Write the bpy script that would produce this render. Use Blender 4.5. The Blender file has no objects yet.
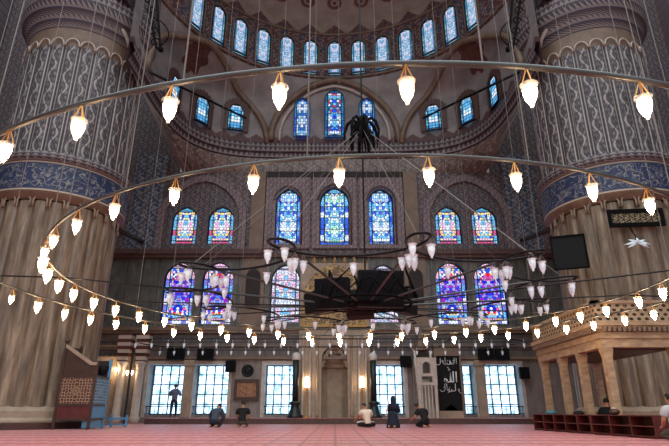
import bpy, bmesh, math, random
from mathutils import Vector, Matrix
random.seed(7)
PI = math.pi
scene = bpy.context.scene
COL = scene.collection
W = 30.0            # inner face of the qibla wall (y)
HC = 0.62           # eye height of the photographer sitting on the carpet

# ------------------------------------------------------------------ colour / node helpers
def C(r, g, b):
    f = lambda c: (c/255)/12.92 if c/255 <= .04045 else (((c/255)+.055)/1.055)**2.4
    return (f(r), f(g), f(b), 1)

class NT:
    def __init__(s, name):
        s.mat = bpy.data.materials.new(name); s.mat.use_nodes = True
        s.t = s.mat.node_tree; s.n = s.t.nodes; s.n.clear()
        s.out = s.n.new('ShaderNodeOutputMaterial')
    def new(s, k): return s.n.new(k)
    def put(s, sock, v):
        if v is None: return
        if isinstance(v, bpy.types.NodeSocket): s.t.links.new(v, sock)
        else: sock.default_value = v
    def m(s, op, a, b=None, c=None):
        n = s.new('ShaderNodeMath'); n.operation = op
        s.put(n.inputs[0], a); s.put(n.inputs[1], b); s.put(n.inputs[2], c)
        return n.outputs[0]
    def coord(s, k='Object'): return s.new('ShaderNodeTexCoord').outputs[k]
    def sep(s, v):
        n = s.new('ShaderNodeSeparateXYZ'); s.put(n.inputs[0], v); return n.outputs
    def comb(s, x, y, z=0.0):
        n = s.new('ShaderNodeCombineXYZ'); s.put(n.inputs[0], x); s.put(n.inputs[1], y); s.put(n.inputs[2], z); return n.outputs[0]
    def scale(s, v, k):
        n = s.new('ShaderNodeVectorMath'); n.operation = 'MULTIPLY'; s.put(n.inputs[0], v); n.inputs[1].default_value = k; return n.outputs[0]
    def noise(s, v, sc=5, det=3, ro=.5, dist=0.0):
        n = s.new('ShaderNodeTexNoise'); s.put(n.inputs['Vector'], v); n.inputs['Scale'].default_value = sc
        n.inputs['Detail'].default_value = det; n.inputs['Roughness'].default_value = ro; n.inputs['Distortion'].default_value = dist
        return n.outputs[0]
    def voro(s, v, sc=5, feat='F1', rnd=1.0, out=0):
        n = s.new('ShaderNodeTexVoronoi'); n.voronoi_dimensions = '2D'; n.feature = feat; s.put(n.inputs['Vector'], v)
        n.inputs['Scale'].default_value = sc; n.inputs['Randomness'].default_value = rnd
        return n.outputs[out]
    def ramp(s, f, stops, const=False):
        n = s.new('ShaderNodeValToRGB'); r = n.color_ramp
        if const: r.interpolation = 'CONSTANT'
        while len(r.elements) < len(stops): r.elements.new(.5)
        for e, (p, c) in zip(r.elements, stops): e.position = p; e.color = c
        s.put(n.inputs[0], f); return n.outputs[0]
    def mix(s, f, a, b, bt='MIX'):
        n = s.new('ShaderNodeMix'); n.data_type = 'RGBA'; n.blend_type = bt
        s.put(n.inputs[0], f); s.put(n.inputs[6], a); s.put(n.inputs[7], b); return n.outputs[2]
    def bsdf(s, col, rough=.6, metal=0.0, spec=.4, bump=None, bstr=.3, bdist=.02, emis=None, estr=0, alpha=None):
        n = s.new('ShaderNodeBsdfPrincipled'); s.put(n.inputs['Base Color'], col); s.put(n.inputs['Roughness'], rough)
        n.inputs['Metallic'].default_value = metal; n.inputs['Specular IOR Level'].default_value = spec
        if bump is not None:
            b = s.new('ShaderNodeBump'); b.inputs['Strength'].default_value = bstr; b.inputs['Distance'].default_value = bdist
            s.put(b.inputs['Height'], bump); s.t.links.new(b.outputs[0], n.inputs['Normal'])
        if emis is not None:
            s.put(n.inputs['Emission Color'], emis); s.put(n.inputs['Emission Strength'], estr)
        if alpha is not None: s.put(n.inputs['Alpha'], alpha)
        s.t.links.new(n.outputs[0], s.out.inputs[0]); return s.mat
    def emit(s, col, st):
        n = s.new('ShaderNodeEmission'); s.put(n.inputs[0], col); s.put(n.inputs[1], st)
        s.t.links.new(n.outputs[0], s.out.inputs[0]); return s.mat
    # smooth mask: 1 where a < t
    def lt(s, a, t, soft=.02):
        n = s.new('ShaderNodeMapRange'); n.inputs[1].default_value = t-soft; n.inputs[2].default_value = t+soft
        n.inputs[3].default_value = 1; n.inputs[4].default_value = 0; s.put(n.inputs[0], a); return n.outputs[0]
    def damask(s, u, v):
        """interlaced foliage-like value in -1..1 from two periodic coordinates (period 1)"""
        tu = s.m('MULTIPLY', u, 2*PI); tv = s.m('MULTIPLY', v, 2*PI)
        a = s.m('SINE', s.m('ADD', tu, s.m('MULTIPLY', s.m('SINE', tv), 1.3)))
        b = s.m('SINE', s.m('ADD', tv, s.m('MULTIPLY', s.m('SINE', tu), 1.3)))
        c = s.m('MULTIPLY', s.m('COSINE', s.m('MULTIPLY', tu, 3.0)), s.m('COSINE', s.m('MULTIPLY', tv, 3.0)))
        d1 = s.m('MULTIPLY', s.m('SINE', s.m('ADD', s.m('MULTIPLY', tu, 2.0), s.m('MULTIPLY', s.m('COSINE', tv), 2.0))), s.m('COSINE', s.m('SUBTRACT', s.m('MULTIPLY', tv, 2.0), s.m('MULTIPLY', s.m('COSINE', tu), 2.0))))
        return s.m('ADD', s.m('ADD', s.m('MULTIPLY', a, .5), s.m('MULTIPLY', d1, .65)), s.m('MULTIPLY', c, .4))

M = {}
def plain(name, c, rough=.6, metal=0.0, spec=.4, nz=0.0, sc=8):
    t = NT(name)
    if nz:
        f = t.noise(t.coord(), sc, 4, .6)
        d = tuple(x*(1-nz) for x in c[:3])+(1,); l = tuple(min(1, x*(1+nz)) for x in c[:3])+(1,)
        M[name] = t.bsdf(t.ramp(f, [(.3, d), (.7, l)]), rough, metal, spec, bump=f, bstr=.15)
    else: M[name] = t.bsdf(c, rough, metal, spec)
    return M[name]

def ornament(name, cols, su, sv, rough=.55, axes='XZ', nz=.5):
    """painted / tiled all-over ornament: cols = dark ground, second ground, line colour"""
    t = NT(name); x, y, z = t.sep(t.coord())
    u = {'X': x, 'Y': y, 'Z': z}[axes[0]]; v = {'X': x, 'Y': y, 'Z': z}[axes[1]]
    d = t.damask(t.m('MULTIPLY', u, su), t.m('MULTIPLY', v, sv))
    col = t.ramp(t.m('ADD', t.m('MULTIPLY', d, .35), .5), [(0, cols[0]), (.38, cols[0]), (.47, cols[2]), (.53, cols[2]), (.6, cols[1]), (1, cols[1])])
    n = t.noise(t.coord(), 1.3, 5, .65)
    col = t.mix(nz, col, t.ramp(n, [(.25, (.35, .33, .32, 1)), (.75, (1, 1, 1, 1))]), 'MULTIPLY')
    M[name] = t.bsdf(col, rough); return M[name]

# stones, metals, woods
plain('stone_warm', C(150, 132, 112), .5, nz=.22, sc=2.5)
plain('stone_brown', C(112, 92, 76), .5, nz=.25, sc=2)
plain('stone_pale', C(176, 164, 152), .5, nz=.18, sc=3)
plain('marble_white', C(205, 200, 192), .35, nz=.12, sc=3)
plain('iron', C(20, 20, 22), .45, .6)
plain('iron_dark', C(5, 5, 6), .9, 0, .15)
plain('ring_metal', C(52, 55, 52), .4, .0, .5, .2, 6)
plain('cable', C(120, 114, 108), .5, .2)
plain('brass', C(205, 150, 80), .35, .7)
plain('gold', C(160, 126, 72), .5, .3, nz=.3, sc=9)
plain('black_plastic', C(5, 6, 8), .7, 0, .25)
plain('black_grille', C(9, 9, 12), .9, 0, .2)
plain('dark_wood', C(62, 40, 30), .45, nz=.3, sc=6)
plain('red_wood', C(84, 34, 30), .4, nz=.25, sc=5)
plain('timber', C(38, 30, 26), .7, nz=.2)
plain('window_paint', C(88, 90, 104), .5)
plain('mid_blue', C(84, 138, 176), .4)  # even blue for the chair's right-hand parts and the low railing
plain('green_dark', C(22, 36, 36), .4, nz=.2)
plain('skin', C(170, 120, 92), .6); plain('hair_black', C(16, 13, 12), .7); plain('hair_brown', C(48, 32, 24), .7)
plain('cloth_grey_blue', C(92, 100, 118), .9, nz=.12); plain('cloth_dark_blue', C(32, 38, 56), .9)
plain('cloth_black', C(14, 15, 18), .9); plain('cloth_cream', C(205, 190, 172), .9); plain('cloth_slate', C(58, 66, 82), .9)
plain('cloth_olive', C(70, 70, 62), .9); plain('cloth_white', C(225, 225, 225), .9); plain('cloth_light_grey', C(172, 172, 176), .9)
plain('cloth_navy', C(22, 28, 46), .9); plain('cloth_teal', C(70, 110, 116), .9)
plain('red_moulding', C(80, 56, 50), .6, nz=.2)
plain('medallion', C(84, 50, 42), .7, nz=.5, sc=5)
plain('plinth_dark', C(66, 40, 34), .6, nz=.25)
ornament('tile_pink', (C(104, 98, 94), C(122, 110, 104), C(165, 155, 145)), 1.1, 1.1)
ornament('tile_dark', (C(62, 62, 74), C(86, 62, 60), C(140, 132, 130)), 1.6, 1.6)
ornament('tile_blue', (C(58, 70, 92), C(84, 80, 86), C(160, 160, 164)), 1.0, 1.0)
ornament('tile_frame', (C(110, 84, 84), C(84, 78, 92), C(176, 156, 150)), 2.2, 2.2)
t = NT('gilt_script'); o = t.coord(); nz = t.noise(t.scale(o, (1, 1, 1.7)), 2.4, 2.5, .55, .8)
wr = t.lt(t.m('ABSOLUTE', t.m('SUBTRACT', nz, .5)), .03, .012)
M['gilt_script'] = t.bsdf(t.mix(wr, C(104, 82, 50), C(196, 160, 98)), .4)
ornament('plaque_gilt', (C(20, 19, 18), C(26, 24, 22), C(190, 165, 110)), 2.4, 3.2, .4, nz=.15)
ornament('painting_gilt', (C(120, 76, 52), C(140, 92, 62), C(176, 132, 92)), 1.3, 3.1, .4, nz=.3)

# striped (ablaq) voussoir stone
t = NT('ablaq'); x, y, z = t.sep(t.coord())
s_ = t.m('FRACT', t.m('MULTIPLY', z, 2.6))
M['ablaq'] = t.bsdf(t.mix(t.lt(s_, .5, .04), C(190, 174, 158), C(92, 50, 42)), .6)

# great pier: weathered marble with long vertical streaks
t = NT('pier_marble'); o = t.coord()
n1 = t.noise(t.scale(o, (3.2, 3.2, .35)), 1.6, 6, .65); n2 = t.noise(o, .6, 4, .6)
c1 = t.ramp(n1, [(.28, C(78, 66, 54)), (.48, C(118, 102, 84)), (.72, C(172, 153, 128))])
c1 = t.mix(.5, c1, t.ramp(n2, [(.3, (.55, .5, .46, 1)), (.7, (1, 1, 1, 1))]), 'MULTIPLY')
M['pier_marble'] = t.bsdf(c1, .42, bump=n1, bstr=.25)

# upper flutes of the pier: UV u = flute number, v = height
t = NT('pier_arabesque'); u, v, _ = t.sep(t.coord('UV'))
fu = t.m('SUBTRACT', t.m('FRACT', u), .5)
ph = t.m('MULTIPLY', v, 2*PI/1.15)
vine = t.m('ABSOLUTE', t.m('SUBTRACT', fu, t.m('MULTIPLY', t.m('SINE', ph), .17)))
vine2 = t.m('ABSOLUTE', t.m('ADD', fu, t.m('MULTIPLY', t.m('SINE', t.m('ADD', ph, .6)), .2)))
leafd = t.voro(t.comb(t.m('MULTIPLY', u, 3.0), t.m('MULTIPLY', v, 3.4)), 1.0, 'F1', .25)
edge = t.m('ABSOLUTE', fu)
base = t.mix(t.lt(leafd, .3, .06), C(76, 71, 74), C(118, 111, 108))
base = t.mix(t.lt(vine, .055, .02), base, C(165, 158, 154))
base = t.mix(t.lt(vine2, .035, .02), base, C(50, 50, 60))
band = t.lt(t.m('ABSOLUTE', t.m('SUBTRACT', edge, .39)), .03, .012)
base = t.mix(band, base, C(176, 168, 160))
base = t.mix(t.lt(t.m('SUBTRACT', .5, edge), .05, .02), base, C(50, 46, 52))
nn = t.noise(t.coord(), .8, 5, .6)
base = t.mix(.55, base, t.ramp(nn, [(.3, (.5, .48, .46, 1)), (.7, (1, 1, 1, 1))]), 'MULTIPLY')
M['pier_arabesque'] = t.bsdf(base, .6)

# calligraphy band: white flowing script on deep blue, UV in metres
t = NT('script_band'); uv = t.coord('UV'); u, v, _ = t.sep(uv)
nz = t.noise(t.scale(uv, (1.0, 1.5, 1)), 2.6, 2.5, .55, .9)
ln = t.m('ABSOLUTE', t.m('SUBTRACT', nz, .5))
mid = t.lt(t.m('ABSOLUTE', t.m('SUBTRACT', v, .5)), .4, .02)
wr = t.m('MULTIPLY', t.lt(ln, .022, .01), mid)
nb = t.noise(uv, 5, 3)
col = t.mix(wr, t.ramp(nb, [(.3, C(26, 36, 62)), (.7, C(42, 56, 90))]), C(128, 126, 122))
col = t.mix(t.lt(t.m('SUBTRACT', .5, t.m('ABSOLUTE', t.m('SUBTRACT', v, .5))), .05, .015), col, C(176, 162, 140))
M['script_band'] = t.bsdf(col, .5)

# muqarnas / dentil cornice colour by UV
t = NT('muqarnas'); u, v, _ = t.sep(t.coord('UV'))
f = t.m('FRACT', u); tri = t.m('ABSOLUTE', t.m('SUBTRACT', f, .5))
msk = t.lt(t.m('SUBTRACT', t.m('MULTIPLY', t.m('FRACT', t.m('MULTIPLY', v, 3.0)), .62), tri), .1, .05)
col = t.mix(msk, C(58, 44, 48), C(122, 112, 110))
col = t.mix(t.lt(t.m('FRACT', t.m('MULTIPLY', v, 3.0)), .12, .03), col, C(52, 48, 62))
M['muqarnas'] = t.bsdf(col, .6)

# qibla wall: courses and zones by height
t = NT('qibla_wall'); o = t.coord(); x, y, z = t.sep(o)
n1 = t.noise(t.scale(o, (1.2, 1, .5)), 2.2, 6, .65)
lower = t.ramp(n1, [(.3, C(92, 86, 82)), (.7, C(138, 128, 120))])
jx = t.m('ABSOLUTE', t.m('SUBTRACT', t.m('FRACT', t.m('MULTIPLY', x, 1.05)), .5))
slab = t.ramp(n1, [(.3, C(58, 64, 60)), (.5, C(84, 84, 78)), (.75, C(120, 112, 104))])
slab = t.mix(t.lt(t.m('SUBTRACT', .5, jx), .02, .01), slab, C(38, 38, 38))
dz = t.m('ABSOLUTE', t.m('SUBTRACT', t.m('FRACT', t.m('MULTIPLY', z, 2.2)), .5))
bandc = t.mix(t.lt(dz, .06, .03), t.ramp(n1, [(.3, C(72, 64, 62)), (.7, C(104, 94, 88))]), C(44, 40, 40))
dm = t.damask(t.m('MULTIPLY', x, .95), t.m('MULTIPLY', z, .95))
orn = t.ramp(t.m('ADD', t.m('MULTIPLY', dm, .35), .5), [(0, C(76, 66, 72)), (.38, C(76, 66, 72)), (.47, C(138, 122, 118)), (.53, C(138, 122, 118)), (.6, C(94, 74, 74)), (1, C(94, 74, 74))])
orn = t.mix(.6, orn, t.ramp(n1, [(.3, (.5, .5, .5, 1)), (.7, (1, 1, 1, 1))]), 'MULTIPLY')
col = t.mix(t.lt(z, 9.4, .01), orn, slab)
col = t.mix(t.lt(z, 5.15, .01), col, bandc)
col = t.mix(t.lt(z, 3.35, .01), col, lower)
M['qibla_wall'] = t.bsdf(col, .5)

# apse wall / semidome, UV: u = metres along the curve, v = height
t = NT('apse_paint'); uv = t.coord('UV'); u, v, _ = t.sep(uv)
dm = t.damask(t.m('MULTIPLY', u, .8), t.m('MULTIPLY', v, .8))
red = t.ramp(t.m('ADD', t.m('MULTIPLY', dm, .35), .5), [(0, C(84, 50, 50)), (.4, C(84, 50, 50)), (.48, C(146, 118, 108)), (.54, C(146, 118, 108)), (.62, C(62, 58, 74)), (1, C(62, 58, 74))])
n1 = t.noise(uv, .9, 5, .6)
grey = t.ramp(n1, [(.3, C(106, 100, 100)), (.7, C(146, 136, 132))])
zig = t.m('ABSOLUTE', t.m('SUBTRACT', t.m('FRACT', t.m('MULTIPLY', u, 1.15)), .5))
hi = t.m('ADD', v, t.m('MULTIPLY', zig, -1.0))
col = t.mix(t.lt(v, 22.0, .02), red, grey)
low = t.m('ADD', v, t.m('MULTIPLY', zig, .7))
col = t.mix(t.lt(low, 17.7, .04), col, C(88, 62, 62))
M['apse_paint'] = t.bsdf(col, .65)

t = NT('semidome_paint'); uv = t.coord('UV'); u, v, _ = t.sep(uv)   # v in metres up the dome curve from its springing
n1 = t.noise(uv, .9, 5, .6)
col = t.ramp(n1, [(.3, C(128, 110, 100)), (.7, C(158, 142, 128))])
zig = t.m('ABSOLUTE', t.m('SUBTRACT', t.m('FRACT', t.m('MULTIPLY', u, .57)), .5))
lace = t.m('ADD', v, t.m('MULTIPLY', zig, -2.0))
dm = t.damask(t.m('MULTIPLY', u, 1.4), t.m('MULTIPLY', v, 1.4))
red = t.ramp(t.m('ADD', t.m('MULTIPLY', dm, .35), .5), [(0, C(92, 46, 44)), (.42, C(92, 46, 44)), (.5, C(150, 116, 104)), (.58, C(66, 50, 58)), (1, C(66, 50, 58))])
col = t.mix(t.lt(lace, .35, .05), col, red)
cu = t.m('SUBTRACT', t.m('FRACT', t.m('ADD', t.m('MULTIPLY', u, .5), .5)), .5)
du = t.m('MULTIPLY', cu, 2.0); dv = t.m('SUBTRACT', v, 3.3)
dist = t.m('SQRT', t.m('ADD', t.m('MULTIPLY', du, du), t.m('MULTIPLY', dv, dv)))
med = t.mix(t.lt(dist, .28, .04), C(96, 48, 46), C(150, 128, 112))
med = t.mix(t.lt(dist, .16, .03), med, C(82, 44, 46))
col = t.mix(t.lt(dist, .55, .05), col, med)
M['semidome_paint'] = t.bsdf(col, .65)

# carpet with prayer rows
t = NT('carpet'); o = t.coord(); x, y, z = t.sep(o)
fy = t.m('FRACT', t.m('MULTIPLY', y, 1/1.25)); fx = t.m('FRACT', t.m('MULTIPLY', x, 1/.68))
dm = t.damask(t.m('MULTIPLY', x, 1.47), t.m('MULTIPLY', y, 1.6))
n1 = t.noise(o, 3, 4, .6)
col = t.ramp(t.m('ADD', t.m('MULTIPLY', dm, .35), .5), [(0, C(200, 80, 86)), (.5, C(212, 112, 114)), (.56, C(236, 186, 178)), (.66, C(190, 66, 74)), (1, C(184, 62, 70))])
col = t.mix(t.lt(fy, .24, .03), col, C(122, 34, 40))
col = t.mix(t.lt(t.m('ABSOLUTE', t.m('SUBTRACT', fy, .31)), .04, .01), col, C(214, 170, 160))
col = t.mix(t.lt(fx, .06, .02), col, C(128, 44, 52))
col = t.mix(.3, col, t.ramp(n1, [(.3, (.6, .6, .6, 1)), (.7, (1, 1, 1, 1))]), 'MULTIPLY')
M['carpet'] = t.bsdf(col, .5, spec=.5, bump=t.noise(o, 90, 2), bstr=.2)
bs = [n for n in t.n if n.type == 'BSDF_PRINCIPLED'][0]; bs.inputs['Sheen Weight'].default_value = .3; bs.inputs['Sheen Roughness'].default_value = .35; bs.inputs['Sheen Tint'].default_value = (1, .9, .95, 1)

# loge parapet: two staggered rows of oval piercings; UV in metres
t = NT('parapet_pierced'); uv = t.coord('UV'); u, v, _ = t.sep(uv)
row = t.m('FLOOR', t.m('MULTIPLY', v, 4.6))
cu = t.m('SUBTRACT', t.m('FRACT', t.m('ADD', t.m('MULTIPLY', u, 4.4), t.m('MULTIPLY', row, .5))), .5)
cv = t.m('SUBTRACT', t.m('FRACT', t.m('MULTIPLY', v, 4.6)), .5)
d = t.m('SQRT', t.m('ADD', t.m('MULTIPLY', cu, cu), t.m('MULTIPLY', t.m('MULTIPLY', cv, cv), .7)))
inb = t.lt(t.m('ABSOLUTE', t.m('SUBTRACT', v, .435)), .4, .01)
n1 = t.noise(uv, 3, 4)
col = t.mix(t.m('MULTIPLY', t.lt(d, .27, .03), inb), t.ramp(n1, [(.3, C(130, 106, 80)), (.7, C(176, 152, 120))]), C(20, 17, 16))
M['parapet_pierced'] = t.bsdf(col, .5)
t = NT('loge_stone'); o = t.coord(); n1 = t.noise(t.scale(o, (1, 1, 2.5)), 3, 5, .6)
M['loge_stone'] = t.bsdf(t.ramp(n1, [(.3, C(122, 100, 76)), (.7, C(174, 150, 120))]), .5, bump=n1, bstr=.2)

# kursi star panel: radial interlace with pale inlay; object coords centred on the panel
def star_panel(name, axis, ground, inlay):
    t = NT(name); x, y, z = t.sep(t.coord()); u = x if axis == 'X' else y
    r = t.m('SQRT', t.m('ADD', t.m('MULTIPLY', u, u), t.m('MULTIPLY', z, z))); a = t.m('ARCTAN2', z, u)
    w1 = t.m('SINE', t.m('ADD', t.m('MULTIPLY', a, 12.0), t.m('MULTIPLY', r, 30.0)))
    w2 = t.m('SINE', t.m('SUBTRACT', t.m('MULTIPLY', a, 12.0), t.m('MULTIPLY', r, 30.0)))
    w3 = t.m('SINE', t.m('MULTIPLY', r, 44.0))
    k = t.m('ADD', t.m('MULTIPLY', w1, w2), t.m('MULTIPLY', w3, .2))
    lat = t.voro(t.comb(t.m('ABSOLUTE', u), t.m('ABSOLUTE', z)), 11.0, 'DISTANCE_TO_EDGE', .55)
    fld = t.mix(t.lt(lat, .11, .03), ground, inlay)
    col = t.mix(t.lt(r, .15, .01), fld, t.mix(t.lt(k, .0, .15), inlay, ground))
    M[name] = t.bsdf(col, .45)
star_panel('star_front', 'X', C(66, 42, 32), C(160, 126, 98))
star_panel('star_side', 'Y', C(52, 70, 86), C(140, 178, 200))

# stained glass
def stained(name, hw, H, pal, border, lead, st, sc=5.0, vs=1.0, hexa=False, bw=.3, midtint=None):
    t = NT(name); x, y, z = t.sep(t.coord()); ax = t.m('ABSOLUTE', x)
    p = t.comb(ax, t.m('MULTIPLY', z, vs))
    rnd = .12 if hexa else .85
    cell = t.sep(t.voro(p, sc, 'F1', rnd, 1))
    edge = t.voro(p, sc, 'DISTANCE_TO_EDGE', rnd, 0)
    n = len(pal)
    col = t.ramp(cell[0], [(i/n, c) for i, c in enumerate(pal)], True)
    if midtint:
        dv = t.m('ABSOLUTE', t.m('SUBTRACT', z, H*.5))
        col = t.mix(t.m('MULTIPLY', t.lt(dv, H*.2, H*.08), .65), col, midtint)
    bz = t.m('MINIMUM', t.m('SUBTRACT', hw, ax), t.m('MINIMUM', z, t.m('SUBTRACT', H, z)))
    m_ = len(border)
    pb = t.comb(t.m('FLOOR', t.m('MULTIPLY', ax, 1/(hw*bw))), t.m('FLOOR', t.m('MULTIPLY', z, 1/(hw*.42))))
    wn = t.new('ShaderNodeTexWhiteNoise'); wn.noise_dimensions = '2D'; t.put(wn.inputs[0], pb)
    bcol = t.ramp(wn.outputs[0], [(i/m_, c) for i, c in enumerate(border)], True)
    col = t.mix(t.lt(bz, hw*bw, .005), col, bcol)
    col = t.mix(t.lt(edge, .075, .02), col, lead)
    col = t.mix(t.lt(t.m('ABSOLUTE', t.m('SUBTRACT', bz, hw*bw)), .035, .01), col, lead)
    zb = t.m('ABSOLUTE', t.m('SUBTRACT', t.m('FRACT', t.m('MULTIPLY', z, 1/(hw*.84))), .5))
    col = t.mix(t.m('MULTIPLY', t.lt(zb, .04, .01), .8), col, lead)
    M[name] = t.emit(col, st)
WHT = C(225, 238, 255); CYN = C(110, 190, 240); BLU = C(40, 80, 225); DBL = C(26, 32, 190); RED = C(220, 30, 70); MAG = C(225, 80, 170); YEL = C(250, 190, 70); LPK = C(240, 190, 225); TEA = C(40, 110, 150); LEAD = C(24, 26, 48)
stained('glass_low', .93, 3.7, [WHT, BLU, WHT, RED, CYN, LPK, DBL, WHT, BLU, MAG, C(250, 200, 120)], [WHT, BLU, C(200, 60, 110), LPK, CYN, DBL, WHT, C(120, 120, 220)], LEAD, 1.5, 7.5, .9, midtint=C(40, 40, 220))
stained('glass_low_pale', .87, 3.5, [WHT, LPK, CYN, WHT, C(200, 210, 240), LPK, WHT], [LPK, WHT, C(190, 200, 235)], C(70, 60, 80), 1.3, 7, .8)
stained('glass_mid_side', .8, 2.5, [WHT, C(245, 215, 130), CYN, LPK, WHT, C(60, 70, 200), C(240, 235, 180)], [CYN, C(110, 180, 235), C(215, 130, 190), CYN, C(120, 190, 235), C(215, 90, 140)], LEAD, 1.3, 6.5, .9, bw=.34)
stained('glass_mid', .78, 3.8, [WHT, C(60, 100, 225), CYN, WHT, C(150, 190, 255), CYN, WHT], [C(70, 130, 240), CYN, BLU, C(110, 170, 245)], LEAD, 1.4, 7.0, .8, bw=.3)
stained('glass_mid_wide', .92, 3.9, [C(220, 255, 235), C(60, 110, 225), CYN, C(150, 220, 200), C(150, 190, 255), WHT], [C(60, 110, 230), CYN, WHT, C(60, 100, 220)], LEAD, 1.4, 7.0, .8, bw=.32)
stained('glass_high', .63, 3.6, [CYN, TEA, BLU, WHT, C(130, 190, 230), C(190, 80, 110), CYN], [TEA, C(60, 140, 190), C(40, 90, 170)], LEAD, 1.2, 6.5, .85)
stained('glass_high_side', .52, 3.0, [C(210, 225, 250), C(50, 110, 190), C(120, 180, 230), C(210, 225, 250)], [TEA, C(70, 140, 190), BLU], LEAD, 1.2, 6.5, .7, hexa=True)
stained('glass_niche', .5, 2.0, [CYN, WHT, C(80, 160, 220), C(150, 210, 240)], [TEA, C(60, 140, 190), C(120, 200, 230)], LEAD, 1.2, 5.5, .8, hexa=True)
stained('glass_drum', .47, 2.7, [C(205, 225, 245), C(165, 200, 235), C(225, 215, 240), C(120, 180, 220)], [C(70, 160, 190), C(50, 110, 160), C(150, 210, 225)], C(60, 80, 110), 1.15, 9.5, .9, hexa=True, bw=.28)
# clear garden windows: overcast sky with blurred trees outside
t = NT('day_window'); o = t.coord(); x, y, z = t.sep(o)
gn = t.new('ShaderNodeObjectInfo'); off = t.m('MULTIPLY', gn.outputs['Random'], 40.0)
n1 = t.noise(t.comb(t.m('ADD', x, off), z), 2.2, 5, .7)
col = t.ramp(n1, [(.3, C(66, 96, 110)), (.42, C(104, 140, 160)), (.55, C(168, 204, 236)), (.75, C(205, 228, 250))])
M['day_window'] = t.emit(col, 4.6)

# lamp glass, bulbs
t = NT('bulb_glow'); M['bulb_glow'] = t.emit(C(255, 220, 176), 130)
t = NT('sconce_glow'); M['sconce_glow'] = t.emit(C(255, 214, 165), 16)
t = NT('lamp_glass')
tr = t.new('ShaderNodeBsdfTransparent'); gl = t.new('ShaderNodeBsdfPrincipled'); gl.inputs['Base Color'].default_value = (.9, .86, .8, 1); gl.inputs['Roughness'].default_value = .15
tl = t.new('ShaderNodeBsdfTranslucent'); tl.inputs[0].default_value = (.95, .88, .8, 1)
m2 = t.new('ShaderNodeMixShader'); m2.inputs[0].default_value = .65; t.t.links.new(gl.outputs[0], m2.inputs[1]); t.t.links.new(tl.outputs[0], m2.inputs[2])
mx = t.new('ShaderNodeMixShader'); mx.inputs[0].default_value = .42
t.t.links.new(tr.outputs[0], mx.inputs[1]); t.t.links.new(m2.outputs[0], mx.inputs[2]); t.t.links.new(mx.outputs[0], t.out.inputs[0]); M['lamp_glass'] = t.mat
t = NT('clear_glass')
tr = t.new('ShaderNodeBsdfTransparent'); gl = t.new('ShaderNodeBsdfPrincipled'); gl.inputs['Base Color'].default_value = (.82, .95, 1, 1); gl.inputs['Roughness'].default_value = .12
n1 = t.noise(t.coord(), 34, 2); mx = t.new('ShaderNodeMixShader'); t.put(mx.inputs[0], t.ramp(n1, [(.35, (.75, .75, .75, 1)), (.65, (1, 1, 1, 1))]))
t.t.links.new(tr.outputs[0], mx.inputs[1]); t.t.links.new(gl.outputs[0], mx.inputs[2]); t.t.links.new(mx.outputs[0], t.out.inputs[0]); M['clear_glass'] = t.mat

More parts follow.
